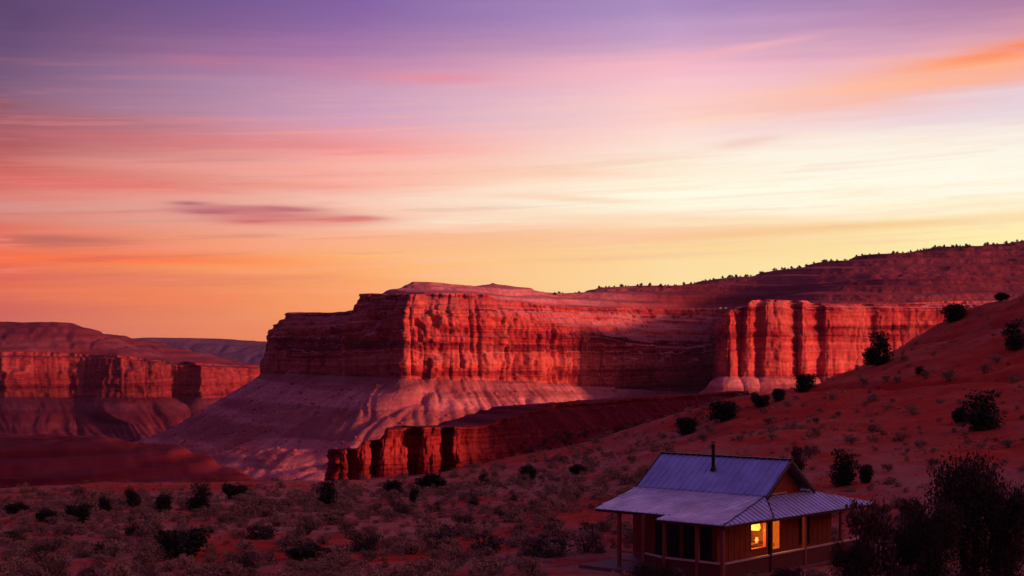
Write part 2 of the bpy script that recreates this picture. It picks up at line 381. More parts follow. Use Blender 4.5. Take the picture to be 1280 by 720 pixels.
# ------------------------------------------------------------------ cliffs: a path of plan points, each with a profile of (outward offset, z)
def smooth1(a, s):
    if s <= 0: return a
    k = np.exp(-.5 * (np.arange(-int(3*s)-1, int(3*s)+2) / s) ** 2); k /= k.sum()
    p = len(k) // 2; b = np.concatenate([np.repeat(a[:1], p, 0), a, np.repeat(a[-1:], p, 0)])
    return np.stack([np.convolve(b[:, i], k, 'valid') for i in range(a.shape[1])], 1)
def ribbon(ctrl, step, rows, wide, kinds, seed, flute, talus_amp, corner=8., upper_h=6., upper_amt=.7, size=1.):
    P = np.array([(c[0], c[1]) for c in ctrl], float)
    O = np.array([[q[0] for q in c[2]] for c in ctrl], float); Z = np.array([[q[1] for q in c[2]] for c in ctrl], float)
    L = np.r_[0, np.cumsum(np.linalg.norm(np.diff(P, axis=0), axis=1))]
    s = np.arange(0, L[-1], step); ip = lambda T: np.stack([np.interp(s, L, T[:, i]) for i in range(T.shape[1])], 1)
    path = smooth1(ip(P), corner / step); O = smooth1(ip(O), 2.5 * size / step); Z = smooth1(ip(Z), 1.2 * size / step)
    def normals(width):
        t = np.gradient(smooth1(path, width / step), axis=0); n = np.stack([t[:, 1], -t[:, 0]], 1); return n / np.linalg.norm(n, axis=1)[:, None]
    Dc, Dt, Di = normals(corner), normals(wide), normals(max(wide, 110. * size) if size >= 1 else wide)
    # rows
    oo, zz, kk, ff = [], [], [], []
    for i, n in enumerate(rows):
        f = np.linspace(0, 1, n, endpoint=(i == len(rows) - 1))
        oo.append(O[:, i:i+1] * (1 - f) + O[:, i+1:i+2] * f); zz.append(Z[:, i:i+1] * (1 - f) + Z[:, i+1:i+2] * f)
        kk += [kinds[i]] * n; ff += list(f)
    o = np.concatenate(oo, 1); z = np.concatenate(zz, 1); kk = np.array(kk)
    wc = np.array([1.0 if k == 'c' else .5 if k == 'u' else 0. for k in kk]); wt = (kk == 't').astype(float); wu = (kk == 'u').astype(float)
    sm = lambda w: np.convolve(np.r_[[w[0]] * 4, w, [w[-1]] * 4], np.ones(9) / 9, 'valid')
    wc, wt, wu = sm(wc), sm(wt), sm(wu)
    S = s[:, None] + 0 * z
    far = np.where(o > 0, np.clip((o - 6 * size) / (60 * size), 0, 1), np.clip((-o - 3 * size) / (9 * size), 0, 1))[..., None]      # talus and cap leave along the wide normal
    Dw = np.where((o > 0)[..., None], Dt[:, None], Di[:, None])
    D = Dc[:, None] * (1 - far) + Dw * far; D /= np.linalg.norm(D, axis=2)[..., None]
    x = path[:, None, 0] + o * D[..., 0]; y = path[:, None, 1] + o * D[..., 1]
    k = 1 / size
    # buttresses, columns, cracks and ledges on the wall
    A = np.interp(s, L, [c[3] if len(c) > 3 else 1. for c in ctrl])[:, None]
    Sw = S + size * (2.2 * fbm(S * k / 26, z * k / 60, 0, 3, seed) + .5 * pn(S * k / 4, z * k / 9, 0, seed + 20))
    zw = z + size * 3 * fbm(S * k / 40, z * k / 50, 0, 2, seed + 21)
    b1 = 1 - 2 * np.abs(pn(Sw * k / 52, z * k / 400, 0, seed + 1)); b2 = 1 - 2 * np.abs(pn(Sw * k / 19, z * k / 200, 0, seed + 2))
    q1 = bn(Sw * k / 24, zw * k / 46, .10, seed + 22); q2 = bn(Sw * k / 10, zw * k / 21, .12, seed + 23); q3 = bn(Sw * k / 4.6, zw * k / 8.5, .14, seed + 24)
    b4 = fbm(S * k / 5, z * k / 6, 0, 4, seed + 4)
    cr = np.exp(-(pn(Sw * k / 13, z * k / 260, 0, seed + 5) / .06) ** 2)
    warp = z + 4 * size * fbm(S * k / 120, z * 0, 0, 3, seed + 6) + 2 * size * q1
    st = bn(0 * S, warp * k / 6.0, .14, seed + 7) + .7 * bn(0 * S, warp * k / 2.3, .16, seed + 8)
    alc = sst(.12, .34, pn(Sw * k / 34, zw * k / 26, 0, seed + 12)) * sst(.9, .3, b1)            # alcoves
    disp = flute * A * (.44 * b1 + .20 * b2 + .32 * q1 + .24 * q2 + .16 * q3 + .15 * b4 - .42 * cr - .34 * alc) * size
    dz = wc * (disp + (.09 * flute + 1.2 * wu) * st * size)
    dz = dz + wt * size * (1.2 * fbm(S * k / 14, o * k / 30, 0, 4, seed + 9))
    x = x + dz * D[..., 0]; y = y + dz * D[..., 1]
    # gullies and broken benches on the talus
    gl = np.abs(pn((S + .12 * o) * k / 34, o * k / 160, 0, seed + 10)); gl2 = np.abs(pn((S - .1 * o) * k / 12, o * k / 70, 0, seed + 11))
    z2 = z - wt * talus_amp * size * (1.5 * np.exp(-(gl / .16) ** 2) + .8 * np.exp(-(gl2 / .2) ** 2) - .6) * sst(0, 25 * size, o)
    z2 = z2 + wt * size * (.8 * fbm(x * k / 9, y * k / 9, 0, 3, seed + 13))
    off = 3 * size * fbm(S * k / 90, 0 * S, 0, 3, seed + 14)
    z2 = z2 + wt * (terrace(z2, 11 * size, 1, .3, off) - z2) * .35 * sst(.0, .4, pn(S * k / 150, z * k / 40, 0, seed + 15) + .15)
    z2 = z2 + wu * (terrace(z2, upper_h * size, 1, .25, off) - z2) * upper_amt + wu * size * .5 * fbm(x * k / 7, y * k / 7, 0, 3, seed + 16)
    V = np.stack([x, y, z2], 2)
    return V, np.broadcast_to(np.clip(wc * 1.0 + wu * .5, 0, 1), z.shape), path, -O[:, -3] + 13 * size
def inside(x, y, poly):
    c = np.zeros(x.shape, bool); n = len(poly); j = n - 1
    for i in range(n):
        xi, yi = poly[i]; xj, yj = poly[j]
        if yi != yj:
            c ^= ((yi > y) != (yj > y)) & (x < (xj - xi) * (y - yi) / (yj - yi) + xi)
        j = i
    return c
def plateau(px0, px1, n, Y0, Y1, m, f, path, inset, back):
    pxs = np.linspace(px0, px1, n); ys = np.linspace(Y0, Y1, m)
    PX, YY = np.meshgrid(pxs, ys, indexing='ij'); XX = (PX - 640) / F * YY
    ok = inside(XX, YY, [tuple(p) for p in path[::4]] + back)
    slack = np.full(XX.shape, 1e9)
    for p, t in zip(path[::6], inset[::6]):
        slack = np.minimum(slack, np.hypot(XX - p[0], YY - p[1]) - t)
    ok &= slack > 0
    ZZ = f(XX, YY) - 9 * sst(20, 0, slack)           # its edge tucks in under the rim
    Fc = grid_faces(n, m); okf = ok.ravel()
    Fc = Fc[okf[Fc].all(1)]
    return np.stack([XX, YY, ZZ], 2).reshape(-1, 3), Fc[:, ::-1]
def compact(V, Fc, *at_):
    used = np.unique(Fc); idx = np.full(len(V), -1); idx[used] = np.arange(len(used))
    return (V[used], idx[Fc]) + tuple(a[used] for a in at_)

def prof(Y, fo, fz, base, top, band, rim, lean=0., slope=13., mid=(.45, .60)):
    bz, tz, nz, rz = Zof(base, Y), Zof(top, Y), Zof(band, Y), Zof(rim, Y)
    l = lean
    return [(fo, fz), (fo * mid[0] + 4, bz + (fz - bz) * mid[1]), (7, bz), (0, bz + 2.5), (-2 - l, tz), (-7 - l, tz + 1.5), (-7 - l, nz),
            (-7 - l - slope, rz - 3.5), (-8 - l - slope, rz), (-34 - l - slope, rz - .5), (-42 - l - slope, rz - 14)]
ROWS = [64, 44, 5, 120, 5, 22, 26, 12, 10, 4]
KIND = ['t', 't', 'c', 'c', 'c', 'c', 'u', 'c', 'u', 'u']
mc = []
def add(px, Y, *a, amp=1., **k): mc.append((Xof(px, Y), Y, prof(Y, *a, **k), amp))
add(372, 2150, 200, -120, 472, 420, 410, 392, lean=14)
add(338, 1830, 230, -122, 470, 416, 408, 391, lean=8)
add(331, 1690, 250, -118, 470, 412, 404, 391, lean=9)
add(360, 1640, 260, -116, 470, 408, 402, 391, lean=6)
add(400, 1570, 262, -114, 471, 408, 402, 390, lean=5)
add(432, 1498, 262, -112, 473, 406, 402, 388.5, lean=3)
add(434.5, 1494, 262, -112, 473, 404, 388, 367, lean=0, slope=8)
add(480, 1438, 262, -110, 474, 400, 388, 366, slope=10)
add(505, 1400, 262, -108, 476, 394, 386, 366, slope=12)
add(560, 1412, 240, -106, 477, 393, 386, 366, slope=14)
add(612, 1430, 225, -104, 478, 392, 385, 367)
add(640, 1440, 215, -103, 479, 396, 389, 374, slope=16)
add(690, 1468, 180, -100, 482, 410, 404, 379, slope=24)
add(740, 1500, 140, -95, 486, 420, 414, 383, slope=32)
add(800, 1580, 100, -85, 490, 432, 426, 384, slope=40)
add(860, 1680, 70, -75, 492, 436, 430, 384, slope=40)
add(893, 1720, 50, -65, 490, 430, 424, 384, slope=34)
add(898, 1640, 50, -60, 486, 410, 404, 383, slope=14)
for px, Y, top in ((902,1450,393),(905,1404,392),(916,1402,388),(920,1412,388),(927,1416,384),(931,1405,379),(941,1404,378),(945,1413,379),(951,1415,379),(955,1404,378),(975,1406,379),(986,1409,379),(989,1418,380),(997,1421,380),(1001,1412,379),(1014,1416,379),(1017,1424,382),(1026,1427,383),(1031,1420,383),(1060,1427,384),(1080,1432,384),(1085,1438,384),(1091,1440,384),(1097,1434,384),(1128,1441,385)):
    add(px, Y, 80, -66, 474, top, top - 2, top - 4, slope=6, lean=2, amp=.34)
add(1165, 1448, 90, -66, 470, 385, 381, 376, slope=8, amp=.4)
add(1260, 1462, 90, -66, 465, 384, 380, 374, slope=8, amp=.5)
add(1400, 1475, 90, -66, 465, 384, 380, 370, slope=8)
add(1650, 1480, 90, -66, 465, 384, 380, 370, slope=8)
Vr, wr, path, Dc = ribbon(mc, 1.15, ROWS, 62., KIND, 50, 9.5, 3.2, corner=3.6)
TAL = Vr[150:1050, 8:104].reshape(-1, 3)
rn, rm = Vr.shape[:2]
back = [(Xof(1650, 1480) + 300, 2600), (Xof(380, 2200), 2600)]
tpl = [at(465,367,1490), at(480,362,1530), at(500,361,1560),at(530,358,1580), at(580,360,1600),at(618,353,1640),at(636,354,1648), at(660,362,1665), at(700,372,1690), at(730,373,1720),
       at(760,367,1760), at(800,365,1790), at(870,357,1830), at(960,345,1860), at(1050,328,1890), at(1120,317,1910), at(1200,310,1940), at(1280,305,1960), at(1450,299,1990),
       (Xof(625,1640), 1760, 92), (Xof(500,1600), 1800, 80), (Xof(760,1760), 2000, 86), (Xof(960,1860), 2100, 118), (Xof(1120,1910), 2150, 148), (Xof(1280,1960), 2200, 165), (Xof(1450,1990), 2200, 170),
       (Xof(400,1650), 1750, 60), (Xof(360,1750), 1900, 60), (Xof(440,1540), 1600, 61), (Xof(430,1700), 1750, 64), (Xof(420,1900), 2000, 60),
       at(1000,366,1600), at(1100,356,1620), at(1200,348,1640), at(1000,356,1740), at(1130,340,1760), at(1270,335,1760)]
for i in range(0, rn, 55):
    q = Vr[i, rm - 9]
    if q[1] < 1760: tpl.append((q[0], q[1], q[2] - 1.0))
TOP = TPS(tpl, 3e-2)
def topf(x, y):
    z = TOP(x, y) + 1.2 * fbm(x / 60, y / 60, 0, 4, 71) + .4 * fbm(x / 12, y / 12, 0, 3, 72)
    off = 4 * fbm(x / 160, y / 160, 0, 3, 73)
    z = terrace(z, 12.0, .62, .22, off); z = terrace(z, 4.3, .4, .25, off)
    return z
Vp, Fp = plateau(330, 1420, 1000, 1385, 2250, 330, topf, path, Dc, back)
Vp, Fp = compact(Vp, Fp)
Va = np.concatenate([Vr.reshape(-1, 3), Vp]); Fa = np.concatenate([grid_faces(rn, rm), Fp + rn * rm])
wa = np.concatenate([wr.ravel(), np.full(len(Vp), .8)])
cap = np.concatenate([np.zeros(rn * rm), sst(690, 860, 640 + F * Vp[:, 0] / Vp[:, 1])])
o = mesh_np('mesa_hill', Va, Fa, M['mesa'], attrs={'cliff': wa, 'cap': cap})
tag(o, 'great red sandstone mesa with fluted cliffs over pale talus', kind='structure')

# left, more distant cliffs
lc = []
def addl(px, Y, fo, fz, base, top, rim, slope=12.):
    bz, tz, rz = Zof(base, Y), Zof(top, Y), Zof(rim, Y)
    lc.append((Xof(px, Y), Y, [(fo, fz), (fo * .45 + 8, bz + (fz - bz) * .58), (14, bz), (0, bz + 4), (-4, tz), (-12, tz + 2), (-12 - slope, rz - 4), (-14 - slope, rz), (-70 - slope, rz - 1), (-80 - slope, rz - 20)]))
addl(-220, 2400, 260, -160, 500, 446, 441); addl(-60, 2480, 260, -158, 500, 446, 440); addl(20, 2500, 265, -156, 499, 447, 440)
addl(80, 2560, 270, -156, 500, 447, 441); addl(86, 2572, 270, -156, 499, 448, 442); addl(118, 2566, 270, -156, 499, 448, 443); addl(150, 2520, 275, -156, 500, 448, 444, 14)
addl(205, 2560, 270, -154, 499, 455, 450, 14); addl(212, 2640, 260, -152, 499, 456, 451, 14); addl(238, 2640, 250, -152, 500, 457, 452, 14); addl(250, 2600, 250, -152, 500, 458, 453, 14)
addl(300, 2720, 240, -150, 499, 460, 456, 14); addl(345, 2800, 230, -150, 498, 461, 457, 14); addl(420, 2900, 230, -150, 498, 461, 457, 14)
Vr, wr, path, Dc = ribbon(lc, 2.0, [50, 36, 5, 80, 5, 22, 12, 10, 4], 300., ['t', 't', 'c', 'c', 'c', 'u', 'c', 'u', 'u'], 150, 8.5, 3.0, corner=5., size=1.5)
rn, rm = Vr.shape[:2]
back = [(Xof(430, 2900) + 100, 3600), (Xof(-240, 2400) - 200, 3600)]
tpl = [at(-100,404,2760), at(0,405,2750), at(40,403,2760), at(85,404,2760), at(104,410,2740), at(130,425,2710), at(155,440,2660), at(172,447,2660), at(190,449,2700), at(230,453,2760), at(300,457,2860), at(400,459,2960),
       (Xof(0,2760), 3100, 60), (Xof(100,2760), 3200, 45), (Xof(300,2900), 3400, -20), (Xof(200,2900), 3100, -8), (-900, 3300, 60), at(0,424,2630), at(60,424,2640), at(110,432,2640), at(-100,424,2600)]
for i in range(0, rn, 40):
    q = Vr[i, rm - 9]; tpl.append((q[0], q[1], q[2] - 1.5))
TOP2 = TPS(tpl, 3e-2)
def topf2(x, y):
    z = TOP2(x, y) + 1.6 * fbm(x / 70, y / 70, 0, 4, 171) + 1.2 * fbm(x / 18, y / 18, 0, 3, 172)
    gl = np.abs(pn(x / 45, y / 160, 0, 174))
    z = z - 4 * np.exp(-(gl / .16) ** 2) * sst(28, 45, z) * sst(76, 60, z)
    return terrace(z, 15, .35, .25, 4 * fbm(x / 200, y / 200, 0, 3, 173))
Vp, Fp = plateau(-260, 440, 480, 2420, 3500, 260, topf2, path, Dc, back)
Vp, Fp = compact(Vp, Fp)
Va = np.concatenate([Vr.reshape(-1, 3), Vp]); Fa = np.concatenate([grid_faces(rn, rm), Fp + rn * rm])
o = mesh_np('cliff_hill', Va, Fa, M['left'], attrs={'cliff': np.concatenate([wr.ravel(), np.full(len(Vp), .8)])})
tag(o, 'lower red cliffs with a rounded cap beyond the valley', kind='structure')

# far purple tableland on the horizon
fc = []
for px, Y, rim in ((-700, 7200, 432), (-300, 7000, 430), (100, 7000, 426), (150, 7000, 425), (185, 7000, 421.5), (240, 7000, 422), (300, 7050, 425.5), (350, 7100, 427), (600, 7200, 428), (1200, 7600, 430), (1900, 8000, 432)):
    z0, zr = -150, Zof(rim, Y)
    fc.append((Xof(px, Y), Y, [(1500, z0), (700, Zof(459, Y)), (240, Zof(440, Y)), (60, zr - 22), (30, zr - 4), (0, zr), (-500, zr - 3), (-900, zr - 90)]))
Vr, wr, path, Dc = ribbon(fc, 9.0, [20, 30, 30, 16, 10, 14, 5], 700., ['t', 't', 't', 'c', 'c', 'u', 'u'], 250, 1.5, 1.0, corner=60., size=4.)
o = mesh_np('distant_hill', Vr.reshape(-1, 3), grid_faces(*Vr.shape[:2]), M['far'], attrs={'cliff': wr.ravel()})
tag(o, 'hazy purple tableland on the horizon', kind='structure')

# dark red spur behind the sagebrush flat, with buttresses at its left end
sc_ = []
def adds(px, Y, rim, base_z, cliff_h, fo, run):
    rz = Zof(rim, Y)
    sc_.append((Xof(px, Y), Y, [(fo, base_z), (fo * .4 + 1, base_z + (rz - cliff_h - base_z) * .5), (1.2, rz - cliff_h), (0, rz - cliff_h + .6), (-.6 - run, rz - .9), (-.3 - run, rz - .6), (-.4 - run, rz), (-12 - run, rz - .4), (-26 - run, rz - 1.5), (-50 - run, rz - 12)]))
adds(416, 380, 562, -26, 11, 4, 1); adds(409, 352, 562, -25, 11, 3, .5); adds(413, 340, 562, -24, 11, 3, .5); adds(432, 338, 563, -24, 11, 3, .5); adds(435, 343, 563, -24, 11, 3, .5); adds(443, 344, 562, -24, 11, 3, .5); adds(446, 338, 559, -24, 12, 3, .5)
adds(458, 338, 551, -24, 13, 3, .6); adds(461, 344, 550, -24, 13, 3, .6); adds(474, 345, 549, -24, 13, 3, .6); adds(478, 339, 549, -24, 13, 3, .6); adds(482, 340, 537, -24, 15, 3, .8); adds(508, 341, 535, -24, 15, 3, .8); adds(513, 347, 534, -24, 15, 3, .8); adds(524, 348, 534, -24, 15, 3, .8); adds(528, 342, 534, -24, 15, 3, .8)
adds(549, 343, 534, -24, 15, 3, .8); adds(553, 350, 534, -24, 15, 3, .8); adds(564, 351, 534, -24, 15, 3, .8); adds(568, 345, 533, -24, 15, 3, .8); adds(577, 346, 533, -24, 15, 4, .8); adds(581, 353, 533, -24, 15, 4, .8); adds(592, 354, 533, -24, 15, 4, 1.2); adds(625, 358, 531, -24, 12, 14, 4); adds(660, 362, 522, -24, 10, 20, 8); adds(690, 366, 517, -24, 9, 24, 10)
adds(723, 372, 507, -24, 9, 26, 10); adds(773, 384, 504, -22, 9, 26, 10); adds(853, 404, 497, -18, 8, 26, 10); adds(960, 430, 490, -14, 8, 20, 8)
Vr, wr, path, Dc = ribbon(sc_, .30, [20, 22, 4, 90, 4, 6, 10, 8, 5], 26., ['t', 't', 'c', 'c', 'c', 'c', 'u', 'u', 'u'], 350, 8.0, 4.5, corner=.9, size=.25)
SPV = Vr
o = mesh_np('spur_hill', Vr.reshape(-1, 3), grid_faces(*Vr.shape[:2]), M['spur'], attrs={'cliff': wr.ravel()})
tag(o, 'dark red rock spur ending in a row of buttresses', kind='structure')

# ------------------------------------------------------------------ cabin
RT = empty('log_cabin', (HC[0], HC[1], 0), math.atan2(U[1], U[0]))
# local axes: +x runs along the front eave (away, to the left), and depth runs along -y of the empty; b -> (x, -b)
RT.rotation_euler = (0, 0, math.atan2(U[1], U[0]))
tag(RT, 'small timber cabin under a steel roof with a wrap-around porch and one lit window', 'cabin')
def bx(mb, a0, a1, b0, b1, z0, z1): mb.box(a0, a1, -b1, -b0, z0, z1)
def L3(a, b, z): return (a, -b, z)
EZ, BZ, RZ = 2.99, 3.87, 5.66
def roof_sheet(name, pts, run, mat, sp=.30, t=.05, rib=.05):
    """pts: (a,b,z) polygon on one plane; ribs follow direction run=(da,db) across it"""
    mb = MB(); P = [Vector(L3(*p)) for p in pts]
    mb.slab([tuple(p) for p in P], t)
    n = (P[1] - P[0]).cross(P[2] - P[0]); n.normalize()
    if n.z < 0: n = -n
    rd = Vector((run[0], -run[1], 0)).normalized(); qd = Vector((-rd.y, rd.x, 0))
    qs = [p.dot(qd) for p in P]; k = min(qs) + sp * .5
    while k < max(qs):
        hit = []
        for i in range(len(P)):
            q0, q1 = qs[i], qs[(i+1) % len(P)]
            if (q0 - k) * (q1 - k) < 0: hit.append(P[i].lerp(P[(i+1) % len(P)], (k - q0) / (q1 - q0)))
        if len(hit) == 2 and (hit[0] - hit[1]).length > .15:
            mb.beam(hit[0] + n * rib * .35, hit[1] + n * rib * .35, rib * 1.2, rib, n)
        k += sp
    return mb.build(name, mat, RT)
G1, G0 = (1.56, 6.24), (9.95, 6.24)
rf = roof_sheet('roof', [(1.35, 6.12, BZ + .03), (9.95, 6.12, BZ + .03), (9.95, 8.54, RZ), (1.35, 8.54, RZ)], (0, 1), M['roof_hi'], .42)
r2 = roof_sheet('roof', [(1.35, 8.56, RZ), (9.95, 8.56, RZ), (9.95, 10.95, BZ + .03), (1.35, 10.95, BZ + .03)], (0, 1), M['roof_hi'], .42)
mb = MB(); mb.beam(L3(1.33, 8.55, RZ + .02), L3(9.97, 8.55, RZ + .02), .22, .05); mb.build('ridge_cap', M['iron'], rf)
for b0, z0, b1, z1 in ((6.1, BZ - .10, 8.53, RZ - .13), (11.0, BZ - .10, 8.57, RZ - .13)):
    for a0 in (1.39, 9.9):
        mb = MB(); mb.beam(L3(a0, b0, z0), L3(a0, b1, z1), .06, .24); mb.build('barge_board', M['dark_wood'], rf)
# porch roofs: front, hip triangle, side, back, left stub
pf = roof_sheet('porch_roof', [(0, 0, EZ), (4.05, 0, EZ), (4.05, 6.3, BZ), (1.56, 6.3, BZ)], (0, 1), M['roof_lo'], .42)
roof_sheet('porch_roof', [(3.7, 1.0, EZ + .145), (8.75, .95, EZ + .145), (9.95, 6.3, BZ + .012), (3.7, 6.3, BZ + .012)], (0, 1), M['roof_lo'], .42)
roof_sheet('porch_roof', [(0, 0.01, EZ), (1.56, 6.3, BZ), (0, 4.55, EZ)], (1, 0), M['roof_lo'], .42)
roof_sheet('porch_roof', [(0, 4.50, EZ - .07), (1.62, 6.28, BZ - .06), (1.62, 10.9, BZ - .06), (0, 15.45, EZ - .07)], (1, 0), M['roof_lo'], .42)
roof_sheet('porch_roof', [(0, 15.45, EZ - .05), (1.6, 10.85, BZ - .04), (9.95, 10.85, BZ - .04), (9.95, 15.4, EZ - .05)], (0, 1), M['roof_lo'], .42)
mb = MB()
mb.beam(L3(.02, -.01, EZ - .09), L3(4.0, -.01, EZ - .09), .04, .12); mb.beam(L3(4.0, .95, EZ + .06), L3(8.7, .93, EZ + .06), .04, .12)
mb.beam(L3(-.01, 0, EZ - .1), L3(-.01, 15.4, EZ - .16), .04, .12)
mb.build('fascia', M['dark_wood'], pf)
mb = MB(); mb.tube([L3(.0, .0, EZ + .02), L3(1.56, 6.28, BZ + .02)], .035, 6); mb.tube([L3(.0, 4.53, EZ + .01), L3(1.56, 6.27, BZ + .02)], .045, 6); mb.build('hip_flashing', M['iron'], pf)
# walls (0.14 m boards); right wall with openings for the lit window and the door
WT = 3.05
w = MB()
def wall_a(a, b0, b1, z0, z1): bx(w, a, a + .14, b0, b1, z0, z1)
def wall_b(b, a0, a1, z0, z1): bx(w, a0, a1, b, b + .14, z0, z1)
wall_a(1.6, 1.8, 4.9, .2, WT); wall_a(1.6, 4.9, 6.3, .2, 1.22); wall_a(1.6, 4.9, 6.3, 2.74, WT); wall_a(1.6, 6.3, 6.98, .2, WT)
wall_a(1.6, 6.98, 7.82, 2.72, WT); wall_a(1.6, 7.82, 13.2, .2, WT)
wall_b(1.8, 1.742, 5.5, .2, WT); wall_a(5.5, 1.8, 5.0, .2, WT); wall_b(5.0, 5.642, 9.3, .2, WT); wall_a(9.16, 5.142, 13.2, .2, WT); wall_b(13.06, 1.742, 9.158, .2, WT)
W_ = w.build('wall', M['wall'], RT)
for s in range(1, 22):                                                   # battens over the board joints
    b = 1.8 + s * .52
    if 4.75 < b < 7.95: continue
    mb = MB(); bx(mb, 1.578, 1.60, b - .025, b + .025, .22, WT - .05); mb.build('batten', M['wood'], W_)
for s in range(1, 7):
    a = 1.7 + s * .54; mb = MB(); bx(mb, a - .025, a + .025, 1.778, 1.80, .22, WT - .05); mb.build('batten', M['wood'], W_)
for a0 in (9.4, 2.0):
    mb = MB(); mb.poly([L3(a0, 6.3, BZ - .25), L3(a0, 10.8, BZ - .25), L3(a0, 8.55, RZ - .12), L3(a0 + .14, 6.3, BZ - .25), L3(a0 + .14, 10.8, BZ - .25), L3(a0 + .14, 8.55, RZ - .12)],
                       [(0, 1, 2), (5, 4, 3), (0, 3, 4, 1), (1, 4, 5, 2), (2, 5, 3, 0)])
    gb = mb.build('gable', M['wall'], RT)
mb = MB(); mb.beam(L3(1.97, 6.45, BZ - .02), L3(1.97, 9.0, BZ - .02), .05, .07); mb.build('sill_board', M['trim'], gb)
mb = MB(); bx(mb, .15, 9.2, .15, 13.3, .02, .2); mb.build('porch_floor', M['deck'], RT)
mb = MB(); bx(mb, 1.75, 9.15, 1.95, 13.0, WT - .03, WT + .02); mb.build('ceiling', M['interior'], RT)
# posts
for a, b, wd in ((7.28, 1.15, .17), (5.52, .95, .20), (3.76, .32, .17), (1.77, .32, .19), (.3, .32, .19)):
    mb = MB(); bx(mb, a - wd/2, a + wd/2, b - wd/2, b + wd/2, 0, EZ + .05 if a > 4 else EZ - .08)
    p = mb.build('post', M['wood'], RT, .012)
for b in (4.63, 8.04, 11.9, 15.1):
    mb = MB(); bx(mb, .21, .39, b - .09, b + .09, 0, EZ - .13); mb.build('post', M['dark_wood'] if b < 5 else M['wood'], RT, .012)
# knee walls with pale caps
def knee(p0, p1):
    k = MB(); d = Vector((p1[0] - p0[0], p1[1] - p0[1])); 
    k.beam(L3(p0[0], p0[1], .62), L3(p1[0], p1[1], .62), .07, .80)
    ko = k.build('railing', M['rail_board'], RT)
    c = MB(); c.beam(L3(p0[0], p0[1], 1.06), L3(p1[0], p1[1], 1.06), .16, .075); c.build('rail_cap', M['trim'], ko)
for p0, p1 in (((5.42, .95), (3.86, .34)), ((3.66, .32), (1.87, .32)), ((1.66, .32), (.42, .32)), ((.3, .43), (.3, 4.53)), ((.3, 4.73), (.3, 7.94)), ((.3, 8.14), (.3, 11.8)), ((.3, 12.0), (.3, 15.0))):
    knee(p0, p1)
mb = MB(); mb.beam(L3(7.2, 1.14, 1.0), L3(5.62, .97, 1.0), .06, .07); mb.beam(L3(7.2, 1.14, .55), L3(5.62, .97, .55), .05, .06); mb.build('railing', M['wood'], RT)
# dark screens on the front room
for a0, a1 in ((5.38, 3.88), (3.62, 1.92)):
    mb = MB(); bx(mb, a1, a0, 1.74, 1.775, 1.0, 2.55); f_ = mb.build('window', M['screen'], RT)
    m2 = MB(); bx(m2, a1 - .06, a0 + .06, 1.76, 1.797, 2.55, 2.63); bx(m2, a1 - .06, a0 + .06, 1.76, 1.797, .92, 1.0); bx(m2, (a0+a1)/2 - .03, (a0+a1)/2 + .03, 1.72, 1.74, 1.0, 2.55)
    m2.build('frame', M['dark_wood'], f_)
# lit window: frame, pane; room, lamp and table behind
mb = MB(); bx(mb, 1.57, 1.61, 4.82, 4.9, 1.14, 2.82); bx(mb, 1.57, 1.61, 6.3, 6.38, 1.14, 2.82); bx(mb, 1.57, 1.61, 4.9, 6.3, 2.74, 2.82); bx(mb, 1.55, 1.62, 4.9, 6.3, 1.14, 1.22)
wf = mb.build('window', M['wood'], RT)
mb = MB(); bx(mb, 1.66, 1.668, 4.9, 6.3, 1.22, 2.74); mb.build('pane', M['glass'], wf)
mb = MB(); bx(mb, 1.62, 1.68, 6.98, 7.82, .22, 1.0); bx(mb, 1.62, 1.68, 6.98, 7.06, 1.0, 2.72); bx(mb, 1.62, 1.68, 7.74, 7.82, 1.0, 2.72); bx(mb, 1.62, 1.68, 7.06, 7.74, 2.6, 2.72)
dr = mb.build('door', M['wall'], RT)
mb = MB(); bx(mb, 1.64, 1.66, 7.06, 7.74, 1.0, 2.6); mb.build('door_pane', M['curtain'], dr)
mb = MB(); bx(mb, 1.58, 1.62, 7.12, 7.15, 1.15, 1.32); mb.build('handle', M['iron'], dr)
mb = MB(); bx(mb, 1.745, 3.6, 8.2, 8.26, .2, WT - .04); bx(mb, 3.6, 3.66, 3.6, 8.2, .2, WT - .04); bx(mb, 1.745, 3.6, 3.6, 3.66, .2, WT - .04); mb.build('partition', M['interior'], RT)
for a0, b0, b1 in ((1.575, 9.7, 10.7),):
    mb = MB(); bx(mb, a0, a0 + .02, b0, b1, 1.0, 2.6); f_ = mb.build('window', M['screen'], RT)
    m2 = MB(); bx(m2, a0 - .02, a0 + .02, b0 - .07, b0, .95, 2.66); bx(m2, a0 - .02, a0 + .02, b1, b1 + .07, .95, 2.66); bx(m2, a0 - .022, a0 + .02, b0 - .002, b1 + .002, 2.6, 2.662); m2.build('frame', M['dark_wood'], f_)
# flue pipe on the ridge slope
za = BZ + (RZ - BZ) * (7.6 - 6.12) / (8.54 - 6.12)
mb = MB(); mb.tube([L3(5.74, 7.6, za - .1), L3(5.74, 7.6, 6.38)], .10, 12); fl = mb.build('chimney', M['iron'], RT)
mb = MB(); mb.tube([L3(5.74, 7.6, 6.42), L3(5.74, 7.6, 6.47), L3(5.74, 7.6, 6.53)], [.15, .15, .05], 12); mb.build('cap', M['iron'], fl); mb = MB(); mb.tube([L3(5.74, 7.6, za - .06), L3(5.74, 7.6, za + .16)], [.2, .11], 12); mb.build('flashing', M['iron'], fl)
bpy.context.view_layer.update()
RM = RT.matrix_world
def world(a, b, z): return RM @ Vector(L3(a, b, z))
